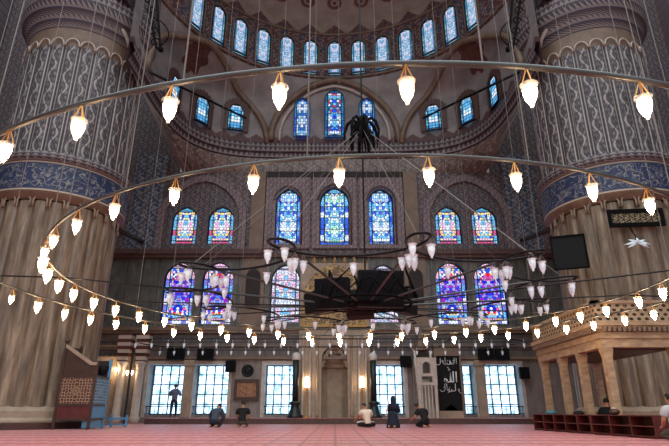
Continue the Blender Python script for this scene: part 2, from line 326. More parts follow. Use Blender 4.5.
# ------------------------------------------------------------------ mesh helpers
class MB:
    def __init__(s): s.v = []; s.f = []; s.uv = {}
    def add(s, vs, fs, mat=None, uvs=None):
        b = len(s.v)
        s.v += [tuple((mat @ Vector(v)) if mat else v) for v in vs]
        for i, f in enumerate(fs):
            if uvs: s.uv[len(s.f)] = uvs[i]
            s.f.append(tuple(b+k for k in f))
    def box(s, x0, x1, y0, y1, z0, z1, mat=None):
        v = [(x0, y0, z0), (x1, y0, z0), (x1, y1, z0), (x0, y1, z0), (x0, y0, z1), (x1, y0, z1), (x1, y1, z1), (x0, y1, z1)]
        s.add(v, [(3, 2, 1, 0), (4, 5, 6, 7), (0, 1, 5, 4), (1, 2, 6, 5), (2, 3, 7, 6), (3, 0, 4, 7)], mat); return s
    def lathe(s, prof, c=(0, 0, 0), n=16, mat=None, caps=True):
        vs = []; fs = []
        for r, z in prof:
            for k in range(n):
                a = 2*PI*k/n; vs.append((c[0]+r*math.cos(a), c[1]+r*math.sin(a), c[2]+z))
        for i in range(len(prof)-1):
            for k in range(n):
                k2 = (k+1) % n; fs.append((i*n+k, i*n+k2, (i+1)*n+k2, (i+1)*n+k))
        if caps:
            fs.append(tuple(range(n-1, -1, -1))); fs.append(tuple((len(prof)-1)*n+k for k in range(n)))
        if prof[0][1] > prof[-1][1]: fs = [tuple(reversed(f)) for f in fs]
        s.add(vs, fs, mat); return s
    def tube(s, pts, r, n=6, closed=False, mat=None):
        P = [Vector(p) for p in pts]; m = len(P); vs = []; fs = []; prev = None
        for i in range(m):
            if closed: d = P[(i+1) % m]-P[i-1]
            else: d = P[min(i+1, m-1)]-P[max(i-1, 0)]
            d.normalize()
            if prev is None:
                up = Vector((0, 0, 1)) if abs(d.z) < .9 else Vector((1, 0, 0))
            else: up = prev
            a = d.cross(up)
            if a.length < 1e-6: a = d.cross(Vector((1, .3, .2)))
            a.normalize(); b = a.cross(d).normalized(); prev = b
            rr = r[i] if isinstance(r, (list, tuple)) else r
            for k in range(n):
                t_ = 2*PI*k/n; vs.append(P[i]+a*(rr*math.cos(t_))+b*(rr*math.sin(t_)))
        R = m if closed else m-1
        for i in range(R):
            j = (i+1) % m
            for k in range(n):
                k2 = (k+1) % n; fs.append((i*n+k2, i*n+k, j*n+k, j*n+k2))
        if not closed:
            fs.append(tuple(range(n))); fs.append(tuple((m-1)*n+k for k in range(n-1, -1, -1)))
        s.add(vs, fs, mat); return s
    def prism(s, poly, y0, y1, mat=None):
        """polygon in x,z extruded along y"""
        n = len(poly); v = [(x, y0, z) for x, z in poly]+[(x, y1, z) for x, z in poly]
        f = [tuple(range(n)), tuple(range(2*n-1, n-1, -1))]+[(i, i+n, (i+1) % n+n, (i+1) % n) for i in range(n)]
        s.add(v, f, mat); return s
    def strip(s, rings, closed_u=False, uvs=None, mat=None):
        """grid of points rings[i][j] -> quads; uvs same layout"""
        n = len(rings[0]); vs = [p for r in rings for p in r]; fs = []; uu = []
        for i in range(len(rings)-1):
            for j in range(n if closed_u else n-1):
                j2 = (j+1) % n; fs.append((i*n+j, i*n+j2, (i+1)*n+j2, (i+1)*n+j))
                if uvs:
                    w = uvs[i][j+1] if j+1 < len(uvs[i]) else uvs[i][j2]
                    w2 = uvs[i+1][j+1] if j+1 < len(uvs[i]) else uvs[i+1][j2]
                    uu.append((uvs[i][j], w, w2, uvs[i+1][j]))
        s.add(vs, fs, mat, uu if uvs else None); return s
    def build(s, name, mat=None, parent=None, smooth=False, loc=(0, 0, 0), rz=0):
        me = bpy.data.meshes.new(name); me.from_pydata(s.v, [], s.f); me.update()
        if s.uv:
            L = me.uv_layers.new(name='UVMap')
            for i, p in enumerate(me.polygons):
                if i in s.uv:
                    for k, li in enumerate(p.loop_indices): L.data[li].uv = s.uv[i][k]
        bm = bmesh.new(); bm.from_mesh(me); bmesh.ops.recalc_face_normals(bm, faces=bm.faces); bm.to_mesh(me); bm.free()
        if smooth:
            for p in me.polygons: p.use_smooth = True
        if mat: me.materials.append(M[mat] if isinstance(mat, str) else mat)
        o = bpy.data.objects.new(name, me); COL.objects.link(o); o.location = loc; o.rotation_euler.z = rz
        if parent: o.parent = parent
        return o

def tag(o, label, cat, group=None, kind=None):
    o['label'] = label
    if cat: o['category'] = cat
    if group: o['group'] = group
    if kind: o['kind'] = kind
    return o
def thing(name, label, cat, loc=(0, 0, 0), rz=0, group=None, kind=None):
    o = bpy.data.objects.new(name, None); COL.objects.link(o); o.empty_display_size = .2
    o.location = loc; o.rotation_euler.z = rz
    return tag(o, label, cat, group, kind)
def struct(o, label=None, cat=None):
    o['kind'] = 'structure'
    if label: o['label'] = label
    if cat: o['category'] = cat
    return o
def copy_tree(o, parent=None):
    c = o.copy(); COL.objects.link(c)
    if parent: c.parent = parent
    for ch in list(o.children): copy_tree(ch, c)
    return c

def arch_poly(hw, H, pointed=True, n=10, cx=0, z0=0):
    """outline of an arched opening: springing at H - rise"""
    pts = [(cx-hw, z0), (cx+hw, z0)]
    rise = hw*1.08 if pointed else hw
    zs = z0+H-rise
    for i in range(n+1):
        a = PI*i/n; x = hw*math.cos(a); y = math.sin(a)
        y = y*.86+.14*(1-abs(math.cos(a))) if pointed else y
        pts.append((cx+x, zs+rise*y))
    return pts
def rect_poly(x0, x1, z0, z1): return [(x0, z0), (x1, z0), (x1, z1), (x0, z1)]

def holed(name, outer, holes, depth, mat, parent=None, loc=(0, 0, 0)):
    """slab in the x,z plane (thickness depth along +y) with holes, by a filled 2-D curve"""
    cu = bpy.data.curves.new(name, 'CURVE'); cu.dimensions = '2D'; cu.fill_mode = 'BOTH'; cu.extrude = depth/2
    for poly in [outer]+holes:
        sp = cu.splines.new('POLY'); sp.points.add(len(poly)-1)
        for p, (x, z) in zip(sp.points, poly): p.co = (x, z, 0, 1)
        sp.use_cyclic_u = True
    tmp = bpy.data.objects.new('tmp', cu); COL.objects.link(tmp)
    bpy.context.view_layer.update()
    me = bpy.data.meshes.new_from_object(tmp.evaluated_get(bpy.context.evaluated_depsgraph_get()))
    bpy.data.objects.remove(tmp); bpy.data.curves.remove(cu)
    me.transform(Matrix.Translation((0, depth/2, 0)) @ Matrix.Rotation(PI/2, 4, 'X'))
    me.name = name; me.materials.clear(); me.materials.append(M[mat])
    o = bpy.data.objects.new(name, me); COL.objects.link(o); o.location = loc
    if parent: o.parent = parent
    return o

# ------------------------------------------------------------------ the shell
# floor and raised platform before the qibla wall
b = MB(); b.box(-26, 26, -8, 34, -.2, 0); struct(b.build('floor', 'carpet'), 'red patterned prayer carpet covering the whole hall', 'floor')
b = MB(); b.box(-9.6, 13, 28.0, 30.0, .0, .28); pf = struct(b.build('trim_1', 'carpet'), 'carpeted raised platform along the window wall', 'platform')
b = MB(); b.box(-9.6, 13, 27.94, 28.0, .0, .27); struct(b.build('trim_2', 'red_moulding'), 'dark red riser board of the platform edge', 'trim')

WIN = []    # (cx, half width, z0, height, arched, material, label, depth inset)
for sgn, side in ((-1, 'left'), (1, 'right')):
    WIN.append((sgn*9.38, .98, .42, 2.66, 0, 'day_window', f'tall bright gridded window at floor level, farthest {side} from the prayer niche', .85))
    WIN.append((sgn*6.85, .95, .42, 2.66, 0, 'day_window', f'tall bright gridded window at floor level, second to the {side} of the prayer niche', .85))
    WIN.append((sgn*3.0, .88, .42, 2.66, 0, 'day_window', f'tall bright gridded window at floor level, beside the prayer niche on the {side}', .85))
    WIN.append((sgn*9.25, .93, 5.35, 3.75, 1, 'glass_low', f'tall blue and magenta stained window in the middle row, outermost on the {side}', .4))
    WIN.append((sgn*6.95, .93, 5.35, 3.75, 1, 'glass_low', f'tall blue and magenta stained window in the middle row, second from the {side} end', .4))
    WIN.append((sgn*2.92, .87, 5.45, 3.5, 1, 'glass_low_pale', f'pale white and pink stained window just {side} of the centre speakers', .4))
    WIN.append((sgn*9.3, .8, 10.2, 2.5, 1, 'glass_mid_side', f'small multicoloured stained window under the {side} blind arch, outer of the pair', .4))
    WIN.append((sgn*7.05, .8, 10.2, 2.5, 1, 'glass_mid_side', f'small multicoloured stained window under the {side} blind arch, inner of the pair', .4))
    WIN.append((sgn*2.9, .78, 10.15, 3.75, 1, 'glass_mid', f'tall blue stained window {side} of the centre one in the upper trio', .4))
WIN.append((0.0, .93, 10.1, 3.9, 1, 'glass_mid_wide', 'broad green-blue stained window in the centre of the upper trio', .4))

holes = []
for cx, hw, z0, H, ar, *_ in WIN:
    holes.append(arch_poly(hw, H, cx=cx, z0=z0) if ar else rect_poly(cx-hw, cx+hw, z0, z0+H))
holes.append(arch_poly(.78, 3.9, cx=0, z0=.28))
wall = struct(holed('wall_back', rect_poly(-24, 24, 0, 15.0), holes, 1.0, 'qibla_wall', loc=(0, W, 0)), 'great tiled prayer wall pierced by rows of windows', 'wall')
b = MB(); b.box(-24, -9.9, 30, 31, 15.0, 31); struct(b.build('wall_back_left', 'tile_dark'), 'dark upper wall behind the left pier', 'wall')
b = MB(); b.box(9.9, 24, 30, 31, 15.0, 31); struct(b.build('wall_back_right', 'tile_dark'), 'dark upper wall behind the right pier', 'wall')
b = MB(); b.box(-24, -23.4, -8, 31, 0, 31); struct(b.build('wall_left', 'tile_dark'), 'far left side wall behind the pier', 'wall')
b = MB(); b.box(23.4, 24, -8, 31, 0, 31); struct(b.build('wall_right', 'tile_dark'), 'far right side wall behind the pier', 'wall')

nwin = 0
def window(cx, hw, z0, H, ar, mat, label, loc, rz=0, frame_mat='stone_pale', scallop=False):
    global nwin
    nwin += 1
    r = struct(thing(f'window_{nwin}', label, 'window', loc, rz))
    poly = arch_poly(hw, H) if ar else rect_poly(-hw, hw, 0, H)
    b = MB(); b.prism([(x*.995, z*.998+.002) for x, z in poly], 0, .04); b.build('pane', mat, r)
    inner = [(x*.93, .05+z*(H-.1)/H) for x, z in poly]
    holed('frame', poly, [inner], .09, 'window_paint' if not ar else 'iron', r, (0, -.09, 0))
    return r
for cx, hw, z0, H, ar, mat, label, inset in WIN:
    r = window(cx, hw, z0, H, ar, mat, label, (cx, W+inset, z0))
    if not ar:
        for i in range(1, 4):
            b = MB(); x = -hw+2*hw*i/4; b.box(x-.032, x+.032, -.09, -.02, .05, H-.05); b.build('mullion', 'window_paint', r)
        for i in range(1, 5):
            b = MB(); z = H*i/5+.02; b.box(-hw+.05, hw-.05, -.085, -.02, z-.028, z+.028); b.build('transom', 'window_paint', r)
        b = MB()
        for i in range(9):
            x = -hw+.08+i*(2*hw-.16)/8; b.box(x-.012, x+.012, -.82, -.8, 0, .42)
        b.box(-hw, hw, -.83, -.79, .42, .46); b.box(-hw, hw, -.83, -.79, .04, .08)
        b.build('guard_rail', 'iron', r)

# rectangular tiled surrounds round the three tall upper windows, blind arches round the pairs
ntrim = 2
def trim(o, label):
    global ntrim
    ntrim += 1; o.name = f'trim_{ntrim}'; return struct(o, label, 'trim')
for cx, hw, H, s_ in ((-2.9, .78, 3.75, 'left'), (0, .93, 3.9, 'centre'), (2.9, .78, 3.75, 'right')):
    o = holed('surround', rect_poly(cx-1.38, cx+1.38, 9.85, 14.55), [arch_poly(hw, H, cx=cx, z0=10.15 if cx else 10.1)], .16, 'tile_frame', loc=(0, W-.16, 0)); trim(o, f'tiled frame round the {s_} upper window')
    b = MB(); P = arch_poly(hw+.1, H+.1, cx=cx, z0=10.1)[1:]; b.tube([(x, W-.18, z) for x, z in P], .06, 6); trim(b.build('t', 'red_moulding', smooth=True), f'red arch moulding round the {s_} upper window')
for s_, side in ((-1, 'left'), (1, 'right')):
    cx = s_*8.17
    a = arch_poly(2.75, 4.95, cx=cx, z0=9.8); i_ = arch_poly(2.3, 4.5, cx=cx, z0=9.8)
    trim(holed('t', a, [i_], .22, 'tile_frame', loc=(0, W-.22, 0)), f'{side} blind arch over the paired windows')
    cut = [arch_poly(.8, 2.5, cx=s_*9.3, z0=10.2), arch_poly(.8, 2.5, cx=s_*7.05, z0=10.2)]
    trim(holed('t', arch_poly(2.3, 4.5, cx=cx, z0=9.8), cut, .06, 'tile_dark', loc=(0, W-.06, 0)), f'{side} tiled field inside the blind arch')
    b = MB(); b.box(s_*4.75-.42, s_*4.75+.42, W-.28, W, 9.75, 14.9); trim(b.build('t', 'stone_brown'), f'{side} brown pilaster beside the upper window trio')
    b = MB(); b.box(min(s_*4.3, s_*14), max(s_*4.3, s_*14), W-.3, W, 9.25, 9.45); b.box(min(s_*4.3, s_*14), max(s_*4.3, s_*14), W-.42, W, 9.45, 9.75); trim(b.build('t', 'red_moulding'), f'{side} reddish cornice above the middle windows')
    b = MB(); b.box(s_*4.8-.65, s_*4.8+.65, W-.12, W, 5.2, 9.25); trim(b.build('t', 'stone_brown'), f'{side} plain brown stone panel between the middle windows')
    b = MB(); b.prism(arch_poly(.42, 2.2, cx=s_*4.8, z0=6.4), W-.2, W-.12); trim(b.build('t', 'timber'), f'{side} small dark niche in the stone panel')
    b = MB(); b.box(s_*11.7-.95, s_*11.7+.95, W-.2, W, 9.75, 16.2); trim(b.build('t', 'tile_blue'), f'{side} blue-grey tiled spandrel beside the pier')
    b = MB()
    for cx2, hw in ((9.38, .98), (6.85, .95), (3.0, .88)):
        for e in (-1, 1):
            x = s_*cx2+e*(hw+.09); b.box(x-.09, x+.09, W-.06, W+.02, .3, 3.2)
        b.box(s_*cx2-hw-.18, s_*cx2+hw+.18, W-.08, W+.02, 3.08, 3.28)
    trim(b.build('t', 'stone_pale'), f'{side} pale architraves of the floor level windows')
    b = MB(); b.box(s_*8.1-.22, s_*8.1+.22, W-.2, W, .3, 3.25); b.box(s_*8.1-.3, s_*8.1+.3, W-.28, W, 3.0, 3.3); trim(b.build('t', 'stone_warm'), f'{side} pilaster between two floor level windows')
b = MB(); b.box(-4.3, 4.3, W-.2, W, 9.3, 9.55); trim(b.build('t', 'red_moulding'), 'thin red line under the upper window trio')
b = MB(); b.box(-14, 14, W-.3, W, 4.95, 5.15); b.box(-14, 14, W-.2, W, 4.8, 4.95); trim(b.build('t', 'stone_brown'), 'stone ledge under the middle windows')
b = MB(); b.box(-14, 14, W-.22, W, 3.35, 3.5); b.box(-14, 14, W-.12, W, 4.05, 4.15); trim(b.build('t', 'stone_brown'), 'string courses above the floor level windows')
b = MB(); b.box(-4.4, 4.4, W-.1, W, 14.55, 15.0); trim(b.build('t', 'timber'), 'dark band above the upper window trio')

# cove, gallery cornice, apse wall, semidome
RA_, YC = 10.0, 20.0
NA_ = 96
def plan_r(a, z):
    k = min(1, max(0, (22.2-z)/2.0)); k = k*k*(3-2*k)
    se = ((abs(math.sin(a))/9.7)**4.5+(abs(math.cos(a))/10.0)**4.5)**(-1/4.5)
    return RA_*(1-k)+se*k
def plan(a, z, inset=0.0):
    r = plan_r(a, z)-inset; return (r*math.sin(a), YC+r*math.cos(a))
def facing(a, z):
    p, q = Vector(plan(a-.01, z)), Vector(plan(a+.01, z)); d = q-p; return math.atan2(d.y, d.x)
def az(i, n=NA_): return -PI/2+PI*i/n
rings = [[], [], []]
for i in range(NA_+1):
    a = az(i); x, y = plan(a, 16)
    rings[0].append((x, W+.05, 14.95)); rings[1].append((x*.99, .45*W+.55*y, 15.25)); rings[2].append((x, y, 16.0))
b = MB(); b.strip(rings); struct(b.build('ceiling_1', 'tile_pink', smooth=True), 'painted cove between the prayer wall and the curved gallery', 'ceiling')
prof = [(0, 15.95), (-.12, 16.0), (-.16, 16.25), (-.3, 16.35), (-.34, 16.6), (-.3, 16.65), (-.22, 16.95), (-.2, 17.0), (0, 17.0)]
rings = []; uvs = []
for dr, z in prof:
    rings.append([(*plan(az(i), z, -dr), z) for i in range(NA_+1)])
    uvs.append([(az(i)*RA_*3.6, (z-15.95)/1.05) for i in range(NA_+1)])
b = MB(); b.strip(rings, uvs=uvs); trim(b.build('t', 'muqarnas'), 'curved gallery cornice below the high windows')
ZS = 25.7
zz = [16.0, 18.5, 20.2, 20.5, 20.8, 21.1, 21.4, 21.7, 22.0, 22.3, ZS]
rings = [[(*plan(az(i), z), z) for i in range(NA_+1)] for z in zz]
uvs = [[(az(i)*RA_, z) for i in range(NA_+1)] for z in zz]
b = MB(); b.strip(rings, uvs=uvs); struct(b.build('wall_apse', 'apse_paint', smooth=True), 'curved painted wall under the half dome', 'wall')
rings = []; uvs = []
for k in range(13):
    e = PI/2*k/12*.97; rr = RA_*math.cos(e)+.25*(1-k/12); z = ZS+RA_*math.sin(e)*.8
    rings.append([(rr*math.sin(az(i)), YC+rr*math.cos(az(i)), z) for i in range(NA_+1)]); uvs.append([(az(i)*RA_, e*RA_) for i in range(NA_+1)])
b = MB(); b.strip(rings, uvs=uvs); struct(b.build('ceiling_dome', 'semidome_paint', smooth=True), 'painted half dome with dark red medallions', 'ceiling')
for z, r, nm in ((22.15, .09, 'lower'), (25.75, .11, 'upper')):
    b = MB(); b.tube([((RA_-.05)*math.sin(az(i)), YC+(RA_-.05)*math.cos(az(i)), z) for i in range(NA_+1)], r, 6); trim(b.build('t', 'stone_brown', smooth=True), f'{nm} moulding of the row of dome windows')

def on_apse(a, inset): return ((RA_-inset)*math.sin(a), YC+(RA_-inset)*math.cos(a))
word = ['first', 'second', 'third', 'fourth', 'fifth', 'sixth', 'seventh', 'eighth', 'ninth', 'tenth', 'eleventh', 'twelfth', 'thirteenth', 'fourteenth', 'fifteenth', 'sixteenth', 'seventeenth', 'eighteenth', 'nineteenth', 'twentieth', 'twenty-first', 'twenty-second', 'twenty-third', 'twenty-fourth', 'twenty-fifth', 'twenty-sixth', 'twenty-seventh', 'twenty-eighth', 'twenty-ninth', 'thirtieth']
word += ['thirty-'+w_ for w_ in word[:9]]+['fortieth']+['forty-'+w_ for w_ in word[:9]]+['fiftieth']
for k in range(-6, 7):          # the row of arched windows under the half dome
    a = math.radians(9.75*k); x, y = on_apse(a, .22)
    r = window(0, .47, 0, 2.7, 1, 'glass_drum', f'pale lattice window under the half dome, {word[k+6]} from the left', (x, y, 22.3), -a)
    P = arch_poly(.58, 2.85)[1:]; b = MB(); b.tube([(px, -.06, pz-.05) for px, pz in P]+[(-.56, -.06, -.05)], .06, 5); b.build('surround', 'stone_brown', r, True)
for ang, hw, z0, H, mat, lab in ((0, .66, 17.35, 3.65, 'glass_high', 'tall blue stained window in the centre under the big arch'), (-12.4, .53, 17.35, 3.0, 'glass_high_side', 'blue stained window under the big arch, left of its centre one'), (12.4, .53, 17.35, 3.0, 'glass_high_side', 'blue stained window under the big arch, right of its centre one'),
        (-34.5, .5, 17.7, 1.95, 'glass_niche', 'small arched blue window left of the big arch, nearest to it'), (-45.6, .5, 17.5, 1.95, 'glass_niche', 'small arched blue window left of the big arch, middle of three'), (-58.5, .5, 17.2, 1.95, 'glass_niche', 'small arched blue window beside the left pier'),
        (34.5, .5, 17.7, 1.95, 'glass_niche', 'small arched blue window right of the big arch, nearest to it'), (45.6, .5, 17.5, 1.95, 'glass_niche', 'small arched blue window right of the big arch, middle of three'), (58.5, .5, 17.2, 1.95, 'glass_niche', 'small arched blue window beside the right pier')):
    a = math.radians(ang); x, y = plan(a, z0+1, .24)
    r = window(0, hw, 0, H, 1, mat, lab, (x, y, z0), facing(a, z0+1))
    if 'small' in lab:       # scalloped red-brown surround
        o_ = arch_poly(hw+.42, H+.42); o_ = [(-hw-.34, 0), (hw+.34, 0)]+[(px*(1+.1*(i % 2)), pz+.12*(i % 2)) for i, (px, pz) in enumerate(arch_poly(hw+.36, H+.38, n=22)[2:])]
        holed('surround', o_, [arch_poly(hw, H)], .06, 'red_moulding', r, (0, -.02, 0))
def apse_arch(ac, half, z0, H, rad, mat, label, inset=.12):
    P = arch_poly(half, H, n=24)
    pts = []
    for px, pz in P[1:]+[P[0]]:
        a = math.radians(ac)+px/RA_; x, y = plan(a, z0+pz, inset); pts.append((x, y, z0+pz))
    b = MB(); b.tube(pts, rad, 8); trim(b.build('t', mat, smooth=True), label)
apse_arch(0, 4.0, 17.2, 4.7, .22, 'stone_brown', 'big central arch on the curved wall')
apse_arch(0, 3.5, 17.2, 4.2, .1, 'stone_pale', 'inner moulding of the big central arch')
for s_, side in ((-1, 'left'), (1, 'right')):
    apse_arch(s_*51, 4.7, 17.0, 5.0, .2, 'stone_brown', f'{side} side arch on the curved wall')
    # painted medallion high on the side arch, following the curve of the wall
    b = MB(); P = [(.8*(1+.16*math.cos(8*t_))*math.cos(t_), .8*(1+.16*math.cos(8*t_))*math.sin(t_)) for t_ in [2*PI*i/48 for i in range(48)]]
    V = [(*plan(math.radians(s_*53)+px*k/RA_, 21.25+pz*k, .05), 21.25+pz*k) for k in (1, .6, .25) for px, pz in P]
    b.add(V, [(r_*48+q, r_*48+(q+1) % 48, (r_+1)*48+(q+1) % 48, (r_+1)*48+q) for r_ in (0, 1) for q in range(48)]+[tuple(range(96, 144))])
    trim(b.build('t', 'medallion', smooth=True), f'{side} dark red painted medallion')

# ------------------------------------------------------------------ the two great piers
PX, PY = 12.6, 22.0
def flute_ring(r, z, n=26, sub=10, amp=.15, uvv=None):
    pts = []; uv = []
    for i in range(n*sub+1):
        a = 2*PI*i/(n*sub); f = (i % sub)/sub
        rr = r+amp*math.sin(PI*f)**.6-amp*.5
        pts.append((rr*math.cos(a), rr*math.sin(a), z)); uv.append((i/sub, z if uvv is None else uvv))
    return pts, uv
def round_ring(r, z, n=96, v=0, per=1.0):
    return [(r*math.cos(2*PI*i/n), r*math.sin(2*PI*i/n), z) for i in range(n+1)], [(2*PI*r*i/n*per, v) for i in range(n+1)]
def rings_to(b, L):
    b.strip([p for p, _ in L], uvs=[u for _, u in L])
for s_, side in ((-1, 'left'), (1, 'right')):
    r = struct(thing(f'wall_pier_{side}', f'huge fluted stone pier on the {side} with a blue script band', 'pier', (s_*PX, PY, 0)))
    b = MB(); rings_to(b, [flute_ring(2.5, z) for z in (.75, 3, 6, 8.7)]); b.build('shaft', 'pier_marble', r, True)
    b = MB(); b.lathe([(2.85, 0), (2.85, .3), (2.75, .4), (2.75, .62), (2.6, .75), (2.45, .8)], n=64); b.build('plinth', 'stone_warm', r)
    b = MB(); b.lathe([(2.95, 0), (2.95, .22), (2.86, .24)], n=64, caps=False); b.build('kerb', 'plinth_dark', r)
    b = MB()        # small pointed arches under the band
    for i in range(26):
        a = 2*PI*(i+.5)/26
        P = arch_poly(.26, .5); b.tube([Matrix.Rotation(a-PI/2, 4, 'Z') @ Vector((px, 2.6, 8.45+pz)) for px, pz in P[1:]+P[:1]], .045, 5)
    b.build('arcading', 'stone_warm', r, True)
    b = MB(); rings_to(b, [round_ring(2.55, 8.75), round_ring(2.8, 8.95), round_ring(2.84, 9.05)]); b.build('lower_moulding', 'stone_brown', r, True)
    b = MB(); rings_to(b, [round_ring(2.84, 9.05, v=0), round_ring(2.84, 10.35, v=1)]); b.build('script_band', 'script_band', r, True)
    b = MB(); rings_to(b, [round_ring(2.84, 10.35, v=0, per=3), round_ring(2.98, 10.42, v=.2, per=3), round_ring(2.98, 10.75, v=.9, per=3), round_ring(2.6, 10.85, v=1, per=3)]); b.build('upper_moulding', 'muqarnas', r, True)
    b = MB(); rings_to(b, [flute_ring(2.62, z, 26, 10, .1) for z in (10.8, 13, 15, 16.3)]); b.build('painted_flutes', 'pier_arabesque', r, True)
    b = MB()        # rounded heads of the painted flutes
    for i in range(26):
        a = 2*PI*(i+.5)/26; R_ = Matrix.Rotation(a-PI/2, 4, 'Z')
        b.tube([R_ @ Vector((.3*math.cos(t_), 2.69, 16.25+.42*math.sin(t_))) for t_ in [PI*k/8 for k in range(9)]], .04, 5)
    b.build('flute_heads', 'stone_pale', r, True)
    b = MB(); rings_to(b, [round_ring(2.6, 16.2), round_ring(2.62, 17.3)]); b.build('neck', 'stone_brown', r, True)
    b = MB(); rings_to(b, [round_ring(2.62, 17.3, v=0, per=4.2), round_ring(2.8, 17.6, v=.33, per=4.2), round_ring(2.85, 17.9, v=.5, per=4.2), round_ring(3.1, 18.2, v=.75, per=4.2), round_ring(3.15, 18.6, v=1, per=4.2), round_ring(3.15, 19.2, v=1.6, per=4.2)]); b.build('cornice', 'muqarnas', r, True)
    b = MB(); b.lathe([(3.1, 19.2), (3.1, 27)], n=32); b.build('upper_block', 'tile_dark', r)
    # beaded edge that runs from the cornice down the inner flank
    b = MB(); pts = []
    for k in range(12):
        a = (0.0 if s_ < 0 else PI)+(-s_)*(-.85+.14*k); rr = 2.9-.04*k
        pts.append((rr*math.cos(a), rr*math.sin(a), 18.6-.36*k))
    b.tube(pts, .12, 6); b.build('beaded_edge', 'stone_pale', r, True)

# great arch between the piers, springing above the cornices
NAr = 40
rings = []
for k in range(NAr+1):
    a = PI*k/NAr; ci = (10.0*math.cos(a), 19.2+11*math.sin(a)); co = (13.5*math.cos(a), 19.2+13.5*math.sin(a))
    rings.append([(ci[0], 19.6, ci[1]), (ci[0], 22.6, ci[1]), (co[0], 22.6, co[1]), (co[0], 19.6, co[1])])
b = MB(); b.strip(rings, closed_u=True); struct(b.build('ceiling_2', 'tile_dark'), 'great painted arch spanning between the two piers', 'arch')

# ------------------------------------------------------------------ mihrab
r = struct(thing('wall_niche', 'gilded stone prayer niche in the centre of the window wall', 'mihrab', (0, W, 0)))
holed('slab', rect_poly(-2.0, 2.0, .28, 8.9), [arch_poly(.72, 3.85, cx=0, z0=.28)], .3, 'stone_warm', r, (0, -.3, 0))
b = MB(); rg = []
for z in (.28, 4.3):
    rg.append([(.8*math.cos(PI*k/6), .8*math.sin(PI*k/6), z) for k in range(7)])
b.strip(rg); b.build('recess', 'stone_warm', r)
b = MB(); b.add([(0, 0, 4.6)]+rg[1], [(0, i+1, i+2) for i in range(6)]); b.build('recess_hood', 'stone_warm', r)
for k, (q, z) in enumerate(((.72, 3.05), (.62, 3.3), (.5, 3.55), (.36, 3.8), (.2, 4.05))):
    b = MB(); b.tube([(q*math.cos(PI*j/14), q*math.sin(PI*j/14)-.04, z) for j in range(15)], .15, 8); b.build('stalactite_tier', 'stone_warm', r)
for x in (-1.75, -1.35, -.95, .95, 1.35, 1.75):
    b = MB(); b.lathe([(.1, .28), (.1, .5), (.065, .55), (.065, 4.4), (.11, 4.5), (.11, 4.7)], (x, -.36, 0), 10); b.build('colonnette', 'stone_warm' if abs(x) < 1 else 'stone_pale', r, True)
b = MB(); b.box(-1.75, 1.75, -.38, -.3, 5.2, 6.2); b.build('script_panel', 'gilt_script', r)
holed('script_frame', rect_poly(-1.85, 1.85, 5.1, 6.3), [rect_poly(-1.7, 1.7, 5.25, 6.15)], .06, 'gold', r, (0, -.42, 0))
holed('gilt_arch', arch_poly(1.8, 2.3, cx=0, z0=6.5), [arch_poly(1.3, 1.7, cx=0, z0=6.5)], .1, 'gilt_script', r, (0, -.4, 0))
b = MB()
for k in range(7):
    x = -1.8+.6*k; b.lathe([(.12, 8.9), (.16, 9.0), (.1, 9.15), (.0, 9.4)], (x, -.15, 0), 8)
b.build('cresting', 'gold', r)

def lit_stand(x, y, z0, label):
    r = thing('standing_lantern', label, 'lantern', (x, y, z0))
    b = MB(); b.lathe([(.16, 0), (.16, .04), (.05, .09), (.025, .15), (.025, 1.45), (.09, 1.5), (.1, 1.54)], n=12); b.build('stand', 'brass', r, True)
    b = MB(); b.lathe([(.09, 1.54), (.12, 1.65), (.12, 2.0), (.08, 2.1), (.0, 2.12)], n=12); b.build('glass', 'sconce_glow', r, True)
lit_stand(-1.5, 29.42, .28, 'glowing white lantern on a brass stand, left side of the prayer niche')
lit_stand(1.5, 29.42, .28, 'glowing white lantern on a brass stand, right side of the prayer niche')
def candlestick(x, label):
    r = thing('giant_candlestick', label, 'candlestick', (x, 29.15, .28), group='giant candlesticks flanking the prayer niche')
    b = MB(); b.lathe([(.42, 0), (.42, .12), (.32, .2), (.24, .5), (.2, .6), (.28, .7), (.3, .78), (.2, .84)], n=18); b.build('base', 'green_dark', r, True)
    b = MB(); b.lathe([(.17, .84), (.17, 2.95)], n=14); cd = b.build('candle', 'green_dark', r, True)
    b = MB(); b.lathe([(.2, 2.95), (.23, 3.05), (.23, 3.2), (.16, 3.32), (0, 3.4)], n=14); b.build('cap', 'marble_white', cd, True)
candlestick(-2.1, 'giant dark candlestick with a white cap left of the prayer niche')
candlestick(2.1, 'giant dark candlestick with a white cap right of the prayer niche')

# ------------------------------------------------------------------ minbar
r = thing('minbar', 'tall pale marble pulpit staircase against the wall right of the niche', 'pulpit', (0, 0, .28))
P = [(28.15, 0), (29.85, 0), (29.85, 3.1), (29.1, 2.9), (28.3, .9), (28.15, .9)]
for x in (4.35, 5.2):
    b = MB(); b.add([(x, y, z) for y, z in P]+[(x+.1, y, z) for y, z in P], [(0, 1, 2, 3, 4, 5), (11, 10, 9, 8, 7, 6)]+[(i, i+6, (i+1) % 6+6, (i+1) % 6) for i in range(6)]); b.build('side_panel', 'stone_pale', r)
for k in range(7):
    b = MB(); b.box(4.45, 5.2, 28.25+.2*k, 28.45+.2*k, 0, .28*(k+1)); b.build('step', 'stone_pale', r)
for x in (4.4, 5.25):
    b = MB(); b.box(x-.07, x+.07, 28.05, 28.2, 0, 2.9); b.build('gate_post', 'stone_pale', r)
holed('gate_arch', rect_poly(4.3, 5.35, 1.6, 3.0), [rect_poly(4.55, 5.1, 1.75, 2.05), arch_poly(.2, .6, cx=4.82, z0=2.2)], .14, 'stone_pale', r, (0, 28.06, 0))
for k in range(4):
    b = MB(); b.box(4.5+.17*k, 4.56+.17*k, 28.08, 28.14, 0, 1.65); b.build('gate_bar', 'stone_pale', r)
